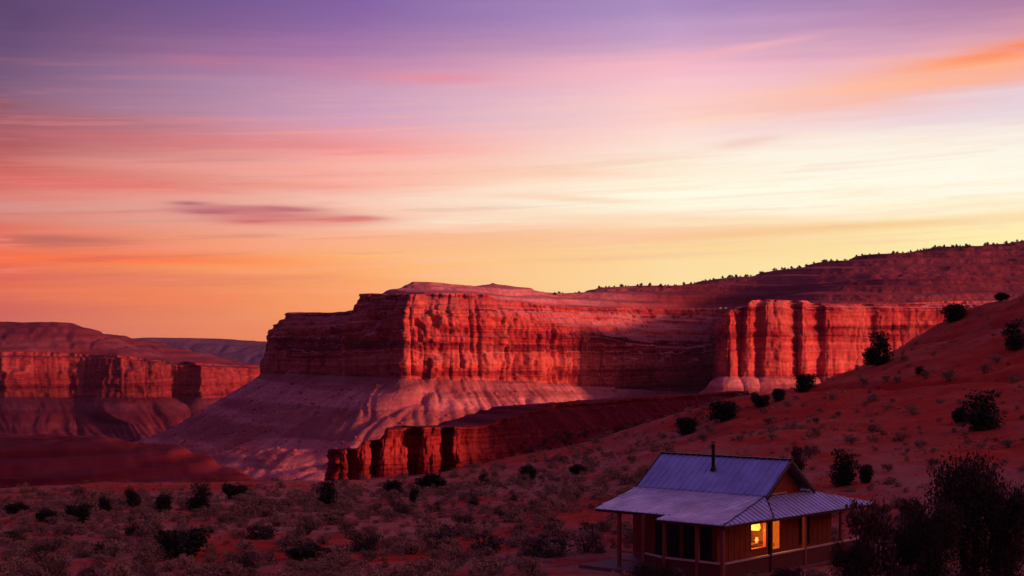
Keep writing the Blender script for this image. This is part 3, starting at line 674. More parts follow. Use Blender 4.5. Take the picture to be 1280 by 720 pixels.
# hanging lamp with cut-glass drops, and the table below it: things inside the cabin
p = world(2.15, 6.15, 0)
lamp = empty('hanging_lamp', (p.x, p.y, 2.05), RT.rotation_euler.z)
tag(lamp, 'glowing yellow hanging lamp in the lit cabin window', 'lamp')
mb = MB(); mb.tube([(0, 0, .0), (0, 0, .12), (0, 0, .42), (0, 0, .46)], [.24, .30, .24, .12], 16); mb.build('lamp_shade', M['shade_lit'], lamp)
for k in range(6):
    a = k * math.pi / 3; mb = MB(); mb.tube([(.22 * math.cos(a), .22 * math.sin(a), .40), (.27 * math.cos(a), .27 * math.sin(a), .62)], [.05, .015], 6); mb.build('bulb', M['shade_lit'], lamp)
mb = MB(); mb.tube([(0, 0, .46), (0, 0, .97)], .015, 6); mb.build('cord', M['iron'], lamp)
p = world(2.6, 6.5, .2)
tb = empty('dining_table', p, RT.rotation_euler.z); tag(tb, 'small wooden table under the glowing lamp inside the cabin', 'table')
mb = MB(); mb.box(-.5, .5, -.7, .7, 1.08, 1.13); mb.build('tabletop', M['table'], tb)
for sx in (-1, 1):
    for sy in (-1, 1):
        mb = MB(); mb.box(sx*.42 - .03, sx*.42 + .03, sy*.62 - .03, sy*.62 + .03, 0, 1.08); mb.build('leg', M['table'], tb)
p = world(2.3, 6.6, 1.33)
vs = MB(); vs.tube([(0, 0, 0), (0, 0, .12), (0, 0, .24), (0, 0, .3)], [.09, .13, .07, .09], 10)
v = vs.build('vase', M['trim'], None); v.location = p; tag(v, 'pale vase on the small table inside the lit window', 'vase')
lt = bpy.data.lights.new('room_lamp', 'POINT'); lt.energy = 230; lt.color = (1, .40, .08); lt.shadow_soft_size = .2
lo = bpy.data.objects.new('room_lamp', lt); col.objects.link(lo); lo.location = world(2.15, 5.55, 1.95)

# ------------------------------------------------------------------ plants
def leaf_cloud(name, clumps, n, size, mat, seed, up=.25, shell=.55, link=True, aspect=.55):
    """n small leaf faces spread through ellipsoid clumps (x,y,z,rx,ry,rz)"""
    r = np.random.RandomState(seed); C = np.array(clumps, float)
    vol = C[:, 3] * C[:, 4] * C[:, 5]; p = vol ** .75; p /= p.sum()
    k = r.choice(len(C), n, p=p); d = r.randn(n, 3); d /= np.linalg.norm(d, axis=1)[:, None]
    rr = shell + (1 - shell) * r.rand(n) ** .6; inner = r.rand(n) < .22; rr[inner] = r.rand(inner.sum()) ** .5 * shell
    rr *= 1 + .18 * r.randn(n) * (~inner)
    c = C[k, :3] + C[k, 3:] * d * rr[:, None]
    ax = d * .7 + r.randn(n, 3) * .7; ax[:, 2] += up; ax /= np.linalg.norm(ax, axis=1)[:, None]
    t = np.cross(ax, r.randn(n, 3)); t /= np.linalg.norm(t, axis=1)[:, None]
    s = size * (.5 + r.rand(n)); a = (ax.T * s).T; b = (t.T * s * aspect).T
    V = np.stack([c - a * .5, c + b * .5, c + a * .6, c - b * .5], 1).reshape(-1, 3)
    V[:, 2] = np.maximum(V[:, 2], .01)
    Fq = np.arange(4 * n).reshape(n, 4)
    if not link: return V, Fq
    return mesh_np(name, V, Fq, mat, None, False)
def clumps_round(seed, n, w, h, z0=.05, spread=.62):
    r = random.Random(seed); out = []
    for i in range(n):
        a = r.uniform(0, 6.283); q = r.random() ** .5 * spread; zz = z0 + (h - z0) * (r.uniform(.12, .82))
        lim = math.sqrt(max(.1, 1 - ((zz / h - .42) / .66) ** 2))
        s = r.uniform(.20, .40)
        out.append((w/2 * q * lim * math.cos(a), w/2 * q * lim * math.sin(a), zz, w/2 * s * 1.15, w/2 * s * 1.15, h * s * .62))
    out.append((0, 0, h * .42, w * .30, w * .30, h * .34))
    return out
def trunk_mb(seed, h, r0, limbs):
    r = random.Random(seed); mb = MB()
    pts = [(0, 0, -.25)]; x = y = 0
    for i in range(1, 6):
        x += r.uniform(-.08, .08) * h; y += r.uniform(-.08, .08) * h; pts.append((x, y, h * i / 5 * .75))
    mb.tube(pts, [r0 * (1 - .15 * i) for i in range(6)], 7)
    for k in range(limbs):
        i = r.randint(1, 4); a = r.uniform(0, 6.28); p = Vector(pts[i]); q = p + Vector((math.cos(a) * .35 * h, math.sin(a) * .35 * h, .22 * h)); m = p.lerp(q, .5) + Vector((0, 0, -.03 * h))
        mb.tube([p, m, q], [r0 * .5, r0 * .35, r0 * .15], 5)
    return mb
# unit juniper kinds (about 1 m wide and high, scaled when placed)
KINDS = []
for i, (asp, n, cl, ls) in enumerate(((.82, 2600, 17, .075), (1.0, 2600, 18, .07), (.66, 2600, 17, .075), (1.25, 2400, 16, .07))):
    root = empty('juniper', (0, -400, 0))
    cr = leaf_cloud('crown', clumps_round(100 + i, cl, 1.0, asp, .02), n, ls, M['juniper'], 200 + i); cr.parent = root
    tr = trunk_mb(300 + i, asp * .75, .045, 4).build('trunk', M['bark'], root)
    KINDS.append((root, asp))
def make_kind(name, part, mat, w_h, n, cl, ls, seed, up=.25, shell=.5, stems=6):
    root = empty(name, (0, -400, 0))
    f = leaf_cloud(part, clumps_round(seed, cl, 1.0, w_h, .0, .7), n, ls, mat, seed + 1, up, shell); f.parent = root
    mb = MB(); r = random.Random(seed + 2)
    for k in range(stems):
        a = r.uniform(0, 6.28); mb.tube([(0, 0, -.1), (.12 * math.cos(a), .12 * math.sin(a), w_h * .3), (.3 * math.cos(a), .3 * math.sin(a), w_h * .7)], [.02, .014, .005], 5)
    mb.build('stem', M['bark'], root)
    return root, w_h
USED = set()
def put(kind, x, y, w, h, label, cat, group, z=None, name=None, sink=.04):
    root, asp = kind
    if root.name in USED: o = copy_tree(root)
    else: o = root; USED.add(root.name)
    if z is None: z = gz_at(x, y)
    o.location = (x, y, z - sink * h); o.scale = (w, w * random.uniform(.85, 1.1), h / asp); o.rotation_euler = (0, 0, random.uniform(0, 6.28))
    tag(o, label, cat, group)
    return o
def put_px(kind, px, py, w, h, label, cat, group, Y=None):
    if Y is None:
        q = ray_ground(px, py)
        if q is None: q = (Xof(px, 210), 210)
    else: q = (Xof(px, Y), Y)
    k = q[1] / F
    return put(kind, q[0], q[1], w * k, h * k, label, cat, group)
JG = 'dark junipers on the hillside and flat'
J = [  # px, base py, width px, height px, kind, label
 (1191, 402, 42, 27, 0, 'wide dark juniper on the hill crest against the cliff, highest big one'),
 (1099, 456, 48, 42, 1, 'big round juniper standing at the right end of the bright cliff'),
 (1268, 437, 36, 38, 1, 'dark juniper cut by the picture edge on the upper hillside'),
 (1252, 376, 22, 13, 2, 'low dark juniper on the hilltop skyline beside the picture edge'),
 (1006, 490, 34, 27, 0, 'rounded juniper at the foot of the bright cliff pillars, on the slope edge'),
 (972, 501, 24, 19, 0, 'small juniper just left of the rounded one below the bright pillars'),
 (950, 509, 28, 20, 2, 'squat juniper overlapping its neighbour below the bright pillars'),
 (939, 489, 17, 12, 1, 'tiny juniper on the crest under the cone of scree'),
 (905, 526, 46, 30, 0, 'broad dark juniper on the crest above the cabin chimney'),
 (878, 490, 34, 19, 2, 'flat juniper on the crest at the left foot of the scree cone'),
 (857, 543, 36, 26, 0, 'juniper on the crest above the left end of the cabin ridge'),
 (1228, 537, 58, 50, 1, 'large solitary juniper half way up the hillside on the right'),
 (1200, 530, 30, 26, 2, 'small juniper leaning against the large solitary one'),
 (1054, 607, 46, 46, 1, 'dark juniper behind the back porch roof of the cabin'),
 (1084, 604, 26, 28, 0, 'smaller juniper beside the one behind the porch roof'),
 (410, 632, 34, 34, 1, 'juniper standing before the lowest block of the rock spur'),
 (250, 640, 38, 37, 1, 'tall square juniper at the far edge of the flat, under the talus'),
 (203, 641, 30, 28, 0, 'juniper at the flat edge between two taller neighbours'),
 (166, 636, 24, 28, 3, 'narrow upright juniper at the far edge of the flat'),
 (130, 645, 22, 27, 3, 'narrow juniper left of the upright one at the flat edge'),
 (97, 655, 42, 30, 2, 'low spreading juniper in the dark clump at the far left of the flat'),
 (58, 652, 34, 20, 2, 'low juniper at the left end of the dark clump on the flat'),
 (20, 642, 34, 17, 2, 'low juniper at the left picture edge of the flat'),
 (293, 625, 36, 25, 2, 'wide juniper at the flat edge beneath the pale talus foot'),
 (490, 620, 28, 24, 0, 'greenish juniper in front of the middle buttresses'),
 (538, 613, 44, 26, 2, 'blackish juniper at the foot of the right buttresses'),
 (516, 630, 20, 22, 3, 'upright small juniper before the blackish one by the buttresses'),
 (605, 606, 18, 16, 1, 'little juniper on the flat rim right of the buttresses'),
 (662, 601, 34, 23, 0, 'dark juniper on the flat rim under the dark spur slope'),
 (722, 592, 26, 14, 2, 'low juniper on the flat rim nearest the cabin roof'),
 (228, 697, 76, 44, 2, 'big low juniper mound alone in the open sagebrush flat'),
 (385, 700, 62, 24, 2, 'flat dark juniper mound in the middle of the sagebrush'),
 (1150, 468, 18, 11, 1, 'very small juniper beside pale shrubs on the upper hillside'),
]
for px, py, w, h, k, lab in J:
    put_px(KINDS[k], px, py, w, h, lab, 'juniper', JG)
# brush around the cabin
BR = make_kind('oak_brush', 'foliage', M['brush'], 1.0, 11000, 30, .032, 400, .4, .4, 9)
TB = make_kind('dry_bush', 'foliage', M['tan_brush'], .85, 1800, 14, .07, 410, .5, .4, 8)
SG = [make_kind('sagebrush', 'foliage', M['sage'], .6, 1100, 13, .055, 420 + i * 5, .25, .6, 5) for i in range(4)]
PS = make_kind('rabbitbrush', 'foliage', M['pale_sage'], .6, 900, 11, .06, 450, .7, .5, 5)
for px, py, w, h, Y, kind, lab, cat in (
 (1212, 740, 105, 172, 63, BR, 'tallest dark oak brush right of the cabin, leaning over the frame bottom', 'brush'),
 (1168, 742, 80, 118, 61, BR, 'dark oak brush between the cabin and the tallest clump', 'brush'),
 (1262, 744, 90, 130, 62, BR, 'dark oak brush at the bottom right corner', 'brush'),
 (1090, 738, 74, 118, 62, TB, 'brown dry bush in front of the right end of the porch', 'bush'),
 (1140, 620, 44, 44, 84, TB, 'brown dry bush behind the oak brush on the lower hill', 'bush'),
 (1062, 742, 60, 70, 61, BR, 'low dark oak brush under the side porch', 'brush'),
 (1134, 742, 56, 80, 64, BR, 'oak brush touching the brown bush by the porch end', 'brush'),
 (816, 738, 62, 50, 63, BR, 'olive brush in front of the screened porch', 'brush'),
 (845, 735, 36, 36, 64, TB, 'thin brown bush under the front porch railing', 'bush'),
 (998, 590, 34, 34, None, TB, 'tan dry bush behind the gable of the cabin', 'bush'),
 (1012, 574, 26, 22, None, PS, 'pale shrub uphill of the tan bush behind the gable', 'shrub'),
 (775, 700, 40, 26, 66, SG[0], 'grey shrub at the left porch post', 'shrub'),
 (732, 690, 60, 34, None, SG[1], 'grey-brown shrub left of the porch on bare red ground', 'shrub'),
 (935, 735, 46, 34, 63, SG[2], 'grey shrub below the lit window', 'shrub'),
 (985, 728, 50, 34, 64, TB, 'brown low bush below the side porch rail', 'bush'),
):
    put_px(kind, px, py, w, h, lab, cat, 'brush around the cabin', Y)
M['black_sage'] = leaf_mat('blackbrush_leaves', (.12, .085, .05), (.075, .052, .03))
BK = make_kind('blackbrush', 'foliage', M['black_sage'], .5, 1100, 12, .06, 470, .6, .5, 6)
for px, py, w, h in ((640,652,46,18),(552,685,52,30),(690,664,44,16),(455,690,60,28),(606,690,66,22),(500,645,40,18),(690,694,84,24),(585,658,40,16),(330,674,58,20),(130,692,50,20),(60,700,44,22),
                     (420,655,36,16),(735,664,30,12),(330,640,34,14),(300,712,60,22),(165,668,40,16),(540,640,30,13),(640,628,24,10),(80,676,36,14),(20,676,40,16),(590,632,26,11),(380,668,34,13)):
    put_px(BK, px, py, w, h, 'low dark blackbrush mound among the paler sagebrush', 'shrub', 'dark mounds in the sagebrush')
# pale shrubs on the open hillside
for i, (px, py, w, h) in enumerate(((1186, 477, 26, 18), (1231, 467, 20, 14), (1246, 454, 22, 13), (1157, 474, 18, 12), (1122, 478, 16, 10), (1108, 477, 14, 9), (1265, 478, 14, 10),
        (1020, 530, 14, 10), (1065, 555, 22, 11), (965, 550, 18, 10), (1110, 512, 18, 8), (1140, 515, 22, 10), (1175, 505, 16, 8), (925, 552, 14, 10), (880, 552, 22, 14), (835, 567, 20, 12),
        (1090, 540, 16, 9), (1150, 560, 20, 12), (1260, 560, 24, 14), (1040, 500, 16, 9), (1080, 480, 18, 10), (1130, 452, 16, 9), (960, 530, 16, 9), (1165, 585, 24, 15), (1110, 590, 20, 13), (790, 578, 20, 11), (1048, 520, 12, 7))):
    put_px(PS, px, py, w, h, 'pale rabbitbrush clump on the open red hillside', 'shrub', 'pale shrubs on the hillside')
# sagebrush on the flat: the ones that show largest are things, the rest one stuff object
def free(x, y):
    dx, dy = x - HC[0], y - HC[1]; a = dx * U[0] + dy * U[1]; b = dx * W[0] + dy * W[1]
    return not (-2.2 < a < 11.5 and -3.0 < b < 17)
rs = np.random.RandomState(5); cand = []
for i in range(16000):
    Y = 58 + 175 * rs.rand() ** 1.15; X = (rs.rand() - .5) * 2 * .40 * Y
    cand.append((X, Y))
cand = np.array(cand); cz = terrain(cand[:, 0], cand[:, 1]); dens = fbm(cand[:, 0] / 18, cand[:, 1] / 18, 0, 3, 90)
spots = []
cell = {}
for (X, Y), z, d in zip(cand, cz, dens):
    if not free(X, Y): continue
    crest = math.exp(-((Y - (150 + 1.15 * max(X, -20) + .004 * X * X)) / 11) ** 2) if -15 < X < 34 else 0
    keep = (.62 + .6 * d) * float(np.interp(Y, [95, 150, 185], [1, .5, .3])) if z < 1.2 else .075 + .05 * d + .40 * crest
    if Y > 168 and X < -8: keep = .03
    if .7 < (X / Y * F + 640 - 640) / 100 < 1.0 and Y < 95: keep *= .3
    if rs.rand() > keep: continue
    w = rs.choice([.7, .9, 1.2, 1.6, 2.2], p=[.20, .26, .26, .19, .09]) * rs.uniform(.85, 1.15)
    if z > 1.2: w = max(.8, w * .85)
    c = (int(X // 1.25), int(Y // 1.5))
    if c in cell: continue
    cell[c] = 1; spots.append((X, Y, float(z), w))
def seen(s):
    px = 640 + F * s[0] / s[1]; py = HOR + F * (CAMZ - s[2]) / s[1]
    return -10 < px < 1290 and py < 735
spots.sort(key=lambda s: -(s[3] / s[1]) * (1 if seen(s) else .2))
for X, Y, z, w in spots[:285]:
    put(SG[rs.randint(4)], X, Y, w, w * rs.uniform(.34, .55), 'grey-brown sagebrush clump on the red desert flat', 'sagebrush', 'sagebrush across the flat', z)
sv, sf, n0 = [], [], 0
base = [leaf_cloud('x', clumps_round(500 + i, 8, 1.0, .55, .0, .6), 420, .07, None, 510 + i, .25, .6, link=False) for i in range(4)]
for X, Y, z, w in spots[285:]:
    v, f_ = base[rs.randint(4)]; a = rs.rand() * 6.28; c, s = math.cos(a), math.sin(a)
    q = np.stack([(v[:, 0] * c - v[:, 1] * s) * w, (v[:, 0] * s + v[:, 1] * c) * w, v[:, 2] * w * rs.uniform(.6, .95)], 1) + (X, Y, z - .03)
    sv.append(q); sf.append(f_ + n0); n0 += len(v)
sb = mesh_np('undergrowth', np.concatenate(sv), np.concatenate(sf), M['sage'], None, False)
tag(sb, 'low grey-brown sagebrush cover over the rest of the flat', 'ground cover', None, 'stuff')
print('sagebrush', len(spots))
# dry grass tufts between the shrubs
gv = []
for X, Y in zip(rs.uniform(-.4, .4, 15000), 58 + 170 * rs.rand(15000) ** 1.25):
    gv.append((X * Y, Y))
gv = np.array(gv); gzv = terrain(gv[:, 0], gv[:, 1]); ok = ((gzv < 2.5) | (fbm(gv[:, 0] / 5, gv[:, 1] / 5, 0, 2, 97) > .22)) & np.array([free(a, b) for a, b in gv]) & (fbm(gv[:, 0] / 9, gv[:, 1] / 9, 0, 3, 95) > -.15)
gv, gzv = gv[ok], gzv[ok]; n = len(gv); bl = 7
bx_ = np.repeat(gv[:, 0], bl) + rs.randn(n * bl) * .10; by_ = np.repeat(gv[:, 1], bl) + rs.randn(n * bl) * .10; bz_ = np.repeat(gzv, bl)
h = rs.uniform(.12, .32, n * bl); lx, ly = rs.randn(n * bl) * .09, rs.randn(n * bl) * .09; a = rs.rand(n * bl) * 6.28; wd = .018
V3 = np.stack([np.stack([bx_ - wd*np.cos(a), by_ - wd*np.sin(a), bz_ - .02], 1), np.stack([bx_ + wd*np.cos(a), by_ + wd*np.sin(a), bz_ - .02], 1), np.stack([bx_ + lx, by_ + ly, bz_ + h], 1)], 1).reshape(-1, 3)
M['straw'] = leaf_mat('dry_grass', (.36, .16, .13), (.26, .10, .085))
gr = mesh_np('grass', V3, np.arange(len(V3)).reshape(-1, 3), M['straw'], None, False)
tag(gr, 'short dry straw-coloured grass between the sagebrush', 'grass', None, 'stuff')
# loose stones: one low cover of rubble on the talus and the hillside
import bmesh
bm = bmesh.new(); bmesh.ops.create_icosphere(bm, subdivisions=1, radius=1); SP = np.array([v.co[:] for v in bm.verts]); SF = np.array([[v.index for v in f.verts] for f in bm.faces]); bm.free()
def rubble(name, pts, sizes, mat, label):
    vs, fs = [], []
    for i, (p, q) in enumerate(zip(pts, sizes)):
        v = SP * (1 + .35 * rs.randn(len(SP), 1) * .6) * (q * rs.uniform(.8, 1.5), q * rs.uniform(.8, 1.3), q * rs.uniform(.5, .9)); a = rs.rand() * 6.28; c, s_ = math.cos(a), math.sin(a)
        vs.append(np.stack([v[:, 0] * c - v[:, 1] * s_, v[:, 0] * s_ + v[:, 1] * c, v[:, 2]], 1) + p); fs.append(SF + i * len(SP))
    tag(mesh_np(name, np.concatenate(vs), np.concatenate(fs), mat, None, False), label, 'stones', None, 'stuff')
hy = 75 + 160 * rs.rand(2600); hx = (rs.rand(2600) * .42 - .02) * hy; hzz = terrain(hx, hy); okk = (hzz > 1.2) & (fbm(hx / 16, hy / 16, 0, 3, 98) > .02) & np.array([free(a, b) for a, b in zip(hx, hy)])
rubble('gravel', np.stack([hx, hy, hzz], 1)[okk], rs.choice([.07, .11, .17, .28], okk.sum(), p=[.45, .3, .18, .07]), M['ledge_stone'], 'small pale and red stones lying loose on the hillside')
tv = TAL[rs.randint(0, len(TAL), 3500)]
rubble('rubble', tv, rs.choice([.5, .8, 1.2, 1.7, 2.4], 3500, p=[.36, .3, .2, .1, .04]), M['fallen_stone'], 'fallen blocks scattered down the talus below the great cliff')
SPU = SPV[400:, 4:70].reshape(-1, 3); sv2, sf2, n2 = [], [], 0
for i in range(420):
    p = SPU[rs.randint(len(SPU))]; v, f_ = base[rs.randint(4)]; w = rs.uniform(.7, 2.0)
    sv2.append(v * (w, w, w * 1.1) + p); sf2.append(f_ + n2); n2 += len(v)
tag(mesh_np('undergrowth', np.concatenate(sv2), np.concatenate(sf2), M['black_sage'], None, False), 'small dark shrubs clinging to the dark red spur', 'ground cover', None, 'stuff')
# small pinyon pines along the high rim
pr = bpy.data.objects
pine = []
for i in range(3):
    r = random.Random(600 + i); cl = [(r.uniform(-.12, .12), r.uniform(-.12, .12), .25 + .6 * k / 5, .36 * (1 - k / 8), .36 * (1 - k / 8), .16) for k in range(6)]
    pine.append(leaf_cloud('pinyon_pine', cl, 260, .2, M['juniper'], 610 + i))
rim = [(700, 372, 1690), (760, 367, 1760), (800, 365, 1790), (870, 357, 1830), (960, 345, 1860), (1050, 328, 1890), (1120, 317, 1910), (1200, 310, 1940), (1280, 305, 1960), (1340, 302, 1975)]
first = [True] * 3
n = 0
Yg = np.linspace(1560, 2200, 260)
for k in range(280):
    px = 1350 - 660 * random.random() ** 1.5
    Zg = topf((px - 640) / F * Yg, Yg); Y = float(Yg[np.argmax((Zg - CAMZ) / Yg)]) + random.choice([0, 0, 0, -8, -25, 5]) + random.uniform(-4, 2); X = Xof(px, Y)
    i = random.randrange(3); o = pine[i] if first[i] else pine[i].copy()
    if not first[i]: col.objects.link(o)
    first[i] = False
    s = random.choice([1.2, 1.6, 2.2, 2.8, 3.6]) * random.uniform(.8, 1.2)
    o.location = (X, Y, float(topf(np.array([X]), np.array([Y]))[0]) - .3); o.scale = (s * random.uniform(1.2, 1.9), s * 1.4, s); o.rotation_euler = (0, 0, random.uniform(0, 6))
    tag(o, 'tiny dark pine on the skyline of the high mesa rim', 'pine', 'pines along the high rim')
# pale rocks by the porch
for i, (px, py, Y, s, lab) in enumerate(((1020, 716, 66.5, .5, 'largest pale sandstone block below the side porch'), (1031, 722, 65, .35, 'small pale sandstone block beside the largest one by the porch'), (987, 722, 65, .3, 'pale flat stone under the rail near the porch post'), (948, 712, 66, .32, 'low stone beside the grey shrub under the lit window'))):
    import bmesh
    bm = bmesh.new(); bmesh.ops.create_icosphere(bm, subdivisions=3, radius=1)
    co = np.array([v.co[:] for v in bm.verts]); dsp = 1 + .35 * fbm(co[:, 0] * 1.1, co[:, 1] * 1.1, co[:, 2] * 1.1, 3, 700 + i)
    for v, d in zip(bm.verts, dsp): v.co = v.co * float(d); v.co.z = max(-.5, min(.55, v.co.z))
    me = bpy.data.meshes.new('boulder'); bm.to_mesh(me); bm.free(); me.materials.append(M['rock'])
    o = bpy.data.objects.new('boulder', me); col.objects.link(o); x = Xof(px, Y); o.location = (x, Y, gz_at(x, Y) + s * .2); o.scale = (s * 1.3, s, s * .8); o.rotation_euler = (0, 0, i * 1.3)
    tag(o, lab, 'boulder', 'pale stones beside the porch')

# ------------------------------------------------------------------ sky
SUN_AZ, SUN_EL = 117.5, 7.2                # azimuth clockwise from the view direction, elevation
wd = bpy.data.worlds.new('World'); scene.world = wd; wd.use_nodes = True
nt = NT(wd.node_tree); bg = nt.n['Background']; outn = nt.n['World Output']
d = nt.new('ShaderNodeTexCoord').outputs['Generated']
dx, dy, dz = nt.sep(d)
az = nt.math('ARCTAN2', dx, dy); el = nt.math('ARCSINE', dz)
# elevation in units of the visible band (0 horizon, 1 at 14.4 deg); azimuth in units of 0.35 rad
u0 = nt.math('DIVIDE', az, .349); t0 = nt.math('DIVIDE', el, .2507)
wv = nt.xyz(nt.math('MULTIPLY', u0, .9), nt.math('MULTIPLY', t0, 5.0), 0.)
wn = nt.math('SUBTRACT', nt.noise(wv, 1.6, 4, .55), .5)
fine = nt.math('SUBTRACT', nt.noise(nt.xyz(nt.math('ADD', nt.math('MULTIPLY', u0, 1.6), nt.math('MULTIPLY', t0, .8)), nt.math('SUBTRACT', nt.math('MULTIPLY', t0, 24.0), nt.math('MULTIPLY', u0, .7)), 3.1), 1.0, 5, .55), .5)
t = nt.math('ADD', t0, nt.math('ADD', nt.math('MULTIPLY', wn, .08), nt.math('MULTIPLY', fine, .085)))
u = nt.math('ADD', u0, nt.math('MULTIPLY', wn, .25))
def P2t(py): return math.atan((HOR - py) / F) / .2507
def col_ramp(stops, top):
    st = [(max(0., P2t(py)) / 3.0, lin(c)) for py, c in stops][::-1]
    st += [(1.45 / 3, lin(top[0])), (2.0 / 3, lin(top[1])), (1.0, lin(top[2]))]
    return nt.ramp(nt.math('DIVIDE', t, 3.0), st)
tops = ((88, 62, 116), (98, 72, 136), (96, 72, 140))
c0 = col_ramp([(0,(84,62,102)),(60,(94,70,112)),(120,(116,86,120)),(150,(140,90,106)),(190,(160,86,90)),(220,(188,92,88)),(250,(215,112,100)),(268,(208,142,135)),(290,(220,112,92)),(330,(240,106,70)),(350,(225,102,74)),(390,(206,96,85)),(440,(206,110,96))], tops)
c1 = col_ramp([(0,(126,95,162)),(40,(146,106,162)),(80,(186,128,168)),(120,(200,155,186)),(150,(208,160,188)),(178,(242,158,160)),(210,(250,186,172)),(232,(250,172,152)),(248,(250,204,184)),(275,(246,178,150)),(300,(250,178,138)),(330,(255,178,110)),(370,(252,166,102)),(440,(248,138,84))], ((122, 88, 154), (114, 82, 152), (96, 72, 140)))
c2 = col_ramp([(0,(170,140,190)),(30,(186,152,196)),(60,(212,167,196)),(85,(246,187,200)),(120,(250,202,206)),(160,(253,216,211)),(198,(252,224,206)),(215,(253,227,192)),(240,(255,252,226)),(264,(254,248,218)),(284,(252,212,165)),(300,(250,206,146)),(330,(253,222,160)),(440,(254,232,175))], ((152, 116, 176), (130, 96, 162), (96, 72, 140)))
c3 = col_ramp([(0,(150,106,152)),(40,(182,130,165)),(75,(214,162,182)),(110,(226,192,206)),(130,(228,202,216)),(160,(230,210,220)),(190,(245,228,222)),(220,(253,243,222)),(245,(255,248,218)),(270,(255,236,185)),(290,(255,240,172)),(440,(255,236,160))], ((152, 108, 160), (132, 94, 156), (96, 72, 140)))
def ustep(px0, px1): return nt.maprange(u, (px0 - 640) / 640., (px1 - 640) / 640., 0., 1., False)
c = nt.mix(ustep(0, 430), c0, c1); c = nt.mix(ustep(430, 850), c, c2); c = nt.mix(ustep(850, 1280), c, c3)
streak = nt.noise(nt.xyz(nt.math('MULTIPLY', u0, 2.2), nt.math('MULTIPLY', t0, 26.0), 8.), 1.0, 5, .6)
def cloud(c, px, py, sx, sy, colr, op, tilt=0., ragged=.8):
    du = nt.math('SUBTRACT', nt.math('MULTIPLY', u0, 640.), float(px - 640)); dv = nt.math('SUBTRACT', nt.math('MULTIPLY', t0, 450.), P2t(py) * 450.)
    dv = nt.math('ADD', dv, nt.math('MULTIPLY', fine, sy * 1.6))
    if tilt: dv = nt.math('SUBTRACT', dv, nt.math('MULTIPLY', du, tilt))
    q = nt.math('ADD', nt.math('POWER', nt.math('ABSOLUTE', nt.math('DIVIDE', du, float(sx))), 2.0), nt.math('POWER', nt.math('ABSOLUTE', nt.math('DIVIDE', dv, float(sy))), 2.0))
    e = nt.math('EXPONENT', nt.math('MULTIPLY', q, -1.0))
    e = nt.math('MULTIPLY', e, nt.maprange(streak, .5 - .25 * ragged, .5 + .1 * ragged, 1 - .85 * ragged, 1., True))
    e = nt.math('MULTIPLY', e, op, clamp=True)
    return nt.mix(e, c, lin(colr))
for a in ((1130, 222, 330, 46, (255, 253, 235), .95, 0, .2), (560, 276, 190, 11, (255, 238, 212), .9, .01, .5), (860, 246, 170, 12, (255, 254, 230), .8, 0, .3),
          (300, 214, 260, 9, (244, 160, 150), .6, 0, .9), (110, 240, 260, 10, (224, 104, 100), .6, 0, .8), (220, 184, 260, 10, (214, 112, 116), .55, 0, .9), (480, 192, 150, 8, (255, 160, 150), .6, 0, .7),
          (320, 271, 95, 11, (196, 98, 108), .8, -.02, .75), (250, 269, 34, 4, (176, 96, 110), .9, .02, .7), (350, 263, 44, 4, (172, 84, 104), .8, -.02, .7), (300, 279, 46, 4, (196, 92, 100), .8, 0, .7), (442, 274, 34, 3.5, (214, 112, 112), .9, .02, .6), (410, 278, 80, 6, (214, 108, 108), .9, .02, .5), (280, 265, 60, 7, (190, 104, 112), .6, 0, .7), (226, 259, 24, 3, (178, 102, 112), .9, 0, .3), (60, 309, 90, 6.5, (165, 92, 90), .85, 0, .5),
          (110, 328, 240, 12, (252, 112, 58), .8, 0, .5), (180, 372, 260, 14, (250, 130, 76), .55, 0, .6), (200, 350, 190, 8, (216, 106, 90), .55, 0, .6), (300, 340, 150, 7, (255, 165, 95), .5, 0, .6),
          (530, 97, 80, 8, (232, 142, 156), .8, -.01, .6), (245, 86, 48, 7, (180, 112, 146), .7, 0, .6), (400, 92, 60, 7, (200, 135, 165), .45, 0, .8), (960, 62, 90, 5, (246, 180, 188), .7, .12, .5), (800, 82, 130, 9, (250, 180, 186), .5, .1, .6),
          (1250, 98, 200, 26, (255, 156, 104), .95, .12, .65), (1110, 120, 230, 17, (255, 186, 150), .8, .09, .5), (1285, 82, 90, 9, (255, 130, 76), .9, .13, .35), (900, 126, 200, 10, (255, 204, 190), .5, .03, .7),
          (945, 181, 42, 6, (238, 200, 190), .8, .12, .4), (1085, 245, 44, 6, (250, 235, 205), .8, .02, .4), (1100, 287, 210, 6, (246, 202, 140), .75, .035, .6), (900, 296, 150, 7, (250, 196, 140), .6, .03, .6),
          (720, 249, 90, 4, (250, 205, 165), .75, -.05, .5), (800, 296, 130, 5, (255, 200, 170), .6, .06, .5), (640, 215, 170, 6, (252, 198, 170), .6, -.03, .7), (640, 322, 260, 7, (255, 205, 140), .4, 0, .8), (80, 165, 160, 8, (160, 96, 106), .5, 0, .8)):
    c = cloud(c, *a)
wisp = nt.noise(nt.xyz(nt.math('ADD', nt.math('MULTIPLY', u0, 1.7), nt.math('MULTIPLY', wn, 2.0)), nt.math('SUBTRACT', nt.math('MULTIPLY', t0, 38.0), nt.math('MULTIPLY', u0, 2.5)), 21.), 1.0, 6, .62)
band = nt.math('MULTIPLY', nt.maprange(t0, .04, .3), nt.maprange(t0, .9, .5))
c = nt.mix(nt.math('MULTIPLY', nt.math('MULTIPLY', nt.maprange(wisp, .5, .70), band), .5), c, nt.mix(nt.maprange(u0, -.9, .6), lin((250, 140, 120)), lin((255, 226, 190))))
c = nt.mix(nt.math('MULTIPLY', nt.math('MULTIPLY', nt.maprange(wisp, .48, .30), band), .32), c, nt.mix(nt.maprange(u0, -.9, .6), lin((176, 86, 100)), lin((246, 196, 170))))
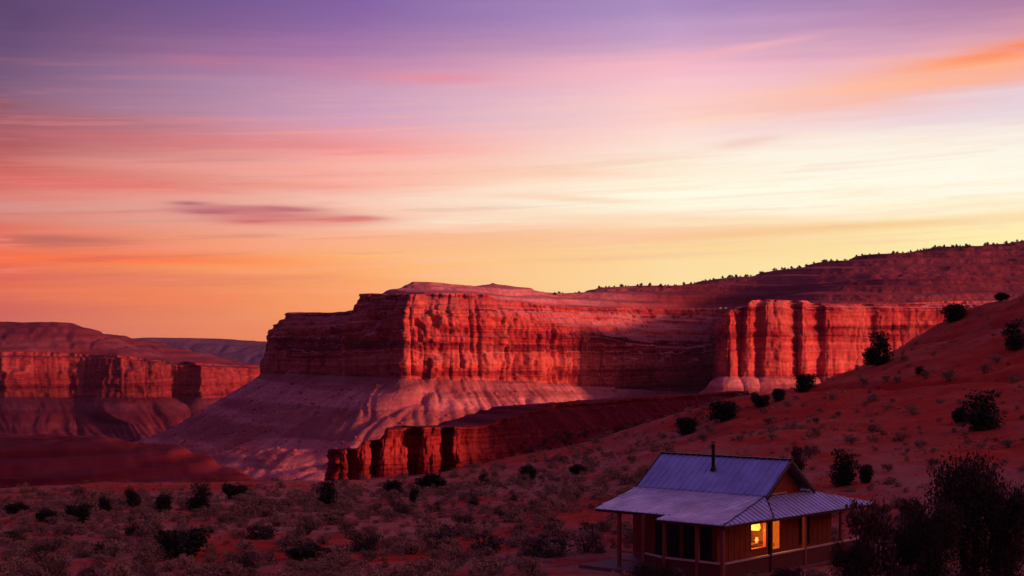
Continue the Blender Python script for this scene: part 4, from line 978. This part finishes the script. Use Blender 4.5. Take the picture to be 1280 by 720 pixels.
# dusk away from the afterglow
left = nt.maprange(az, -.36, -.66); right = nt.maprange(az, .62, 1.15)
bl = nt.ramp(nt.math('DIVIDE', t, 4.0), [(0., lin((50, 10, 28))), (.12, lin((62, 22, 48))), (.3, lin((88, 54, 108))), (1., lin((96, 72, 140)))])
br = nt.ramp(nt.math('DIVIDE', t, 4.0), [(0., (1.9, .58, .36, 1)), (.1, (2.2, .74, .50, 1)), (.25, (1.7, .58, .50, 1)), (.5, (.8, .31, .40, 1)), (1., lin((96, 72, 140)))])
c = nt.mix(left, c, bl); c = nt.mix(right, c, br)
c = nt.mix(nt.math('MULTIPLY', nt.maprange(dy, -.05, -.6), nt.maprange(dx, .95, .2)), c, bl)
c = nt.mix(nt.maprange(dz, -.004, -.03), c, lin((52, 14, 22)))
nt.put(bg.inputs[0], c); bg.inputs[1].default_value = 1.0
sk = nt.new('ShaderNodeTexSky', sky_type='NISHITA'); sk.sun_disc = False; sk.sun_elevation = R(SUN_EL); sk.sun_rotation = R(SUN_AZ)
bg2 = nt.new('ShaderNodeBackground'); bg2.inputs[1].default_value = .006
nt.put(bg2.inputs[0], nt.mix(1., sk.outputs[0], (1., .45, .7, 1), 'MULTIPLY'))
ad = nt.new('ShaderNodeAddShader'); nt.l.new(bg.outputs[0], ad.inputs[0]); nt.l.new(bg2.outputs[0], ad.inputs[1]); nt.l.new(ad.outputs[0], outn.inputs[0])

sl = bpy.data.lights.new('sun', 'SUN'); sl.energy = 4.9; sl.color = (1.0, .34, .245); sl.angle = R(6.0)
so = bpy.data.objects.new('sun', sl); col.objects.link(so)
a, e = R(SUN_AZ), R(SUN_EL)
tosun = Vector((math.sin(a) * math.cos(e), math.cos(a) * math.cos(e), math.sin(e)))
so.rotation_euler = tosun.to_track_quat('Z', 'Y').to_euler(); so.location = (200, -100, 150)

# ------------------------------------------------------------------ thin evening haze
hz = MB(); hz.box(-10200, 10200, -10200, 10200, -175, 215)
hm = bpy.data.materials.new('evening_haze'); hm.use_nodes = True; hn = NT(hm.node_tree); hn.n.remove(hm.node_tree.nodes['Principled BSDF'])
pv = hn.new('ShaderNodeVolumePrincipled'); pv.inputs['Color'].default_value = (.74, .56, .95, 1); pv.inputs['Density'].default_value = 1.3e-5
hn.l.new(pv.outputs[0], hn.n['Material Output'].inputs['Volume'])
ho = hz.build('haze', hm); tag(ho, 'thin rosy evening haze over the whole valley', 'haze', None, 'stuff')

# ------------------------------------------------------------------ camera
cam = bpy.data.cameras.new('camera'); co = bpy.data.objects.new('camera', cam); col.objects.link(co); scene.camera = co
co.location = (0, 0, CAMZ); co.rotation_euler = (R(90), 0, 0)
cam.sensor_width = 36.0; cam.lens = 36.0 * F / 1280.0; cam.shift_y = (HOR - 360) / 1280.0
cam.clip_start = .5; cam.clip_end = 40000
vs_ = scene.view_settings; vs_.view_transform = 'Standard'; vs_.look = 'None'; vs_.exposure = 0; vs_.gamma = 1
scene.cycles.max_bounces = 5; scene.cycles.diffuse_bounces = 3; scene.cycles.use_denoising = True
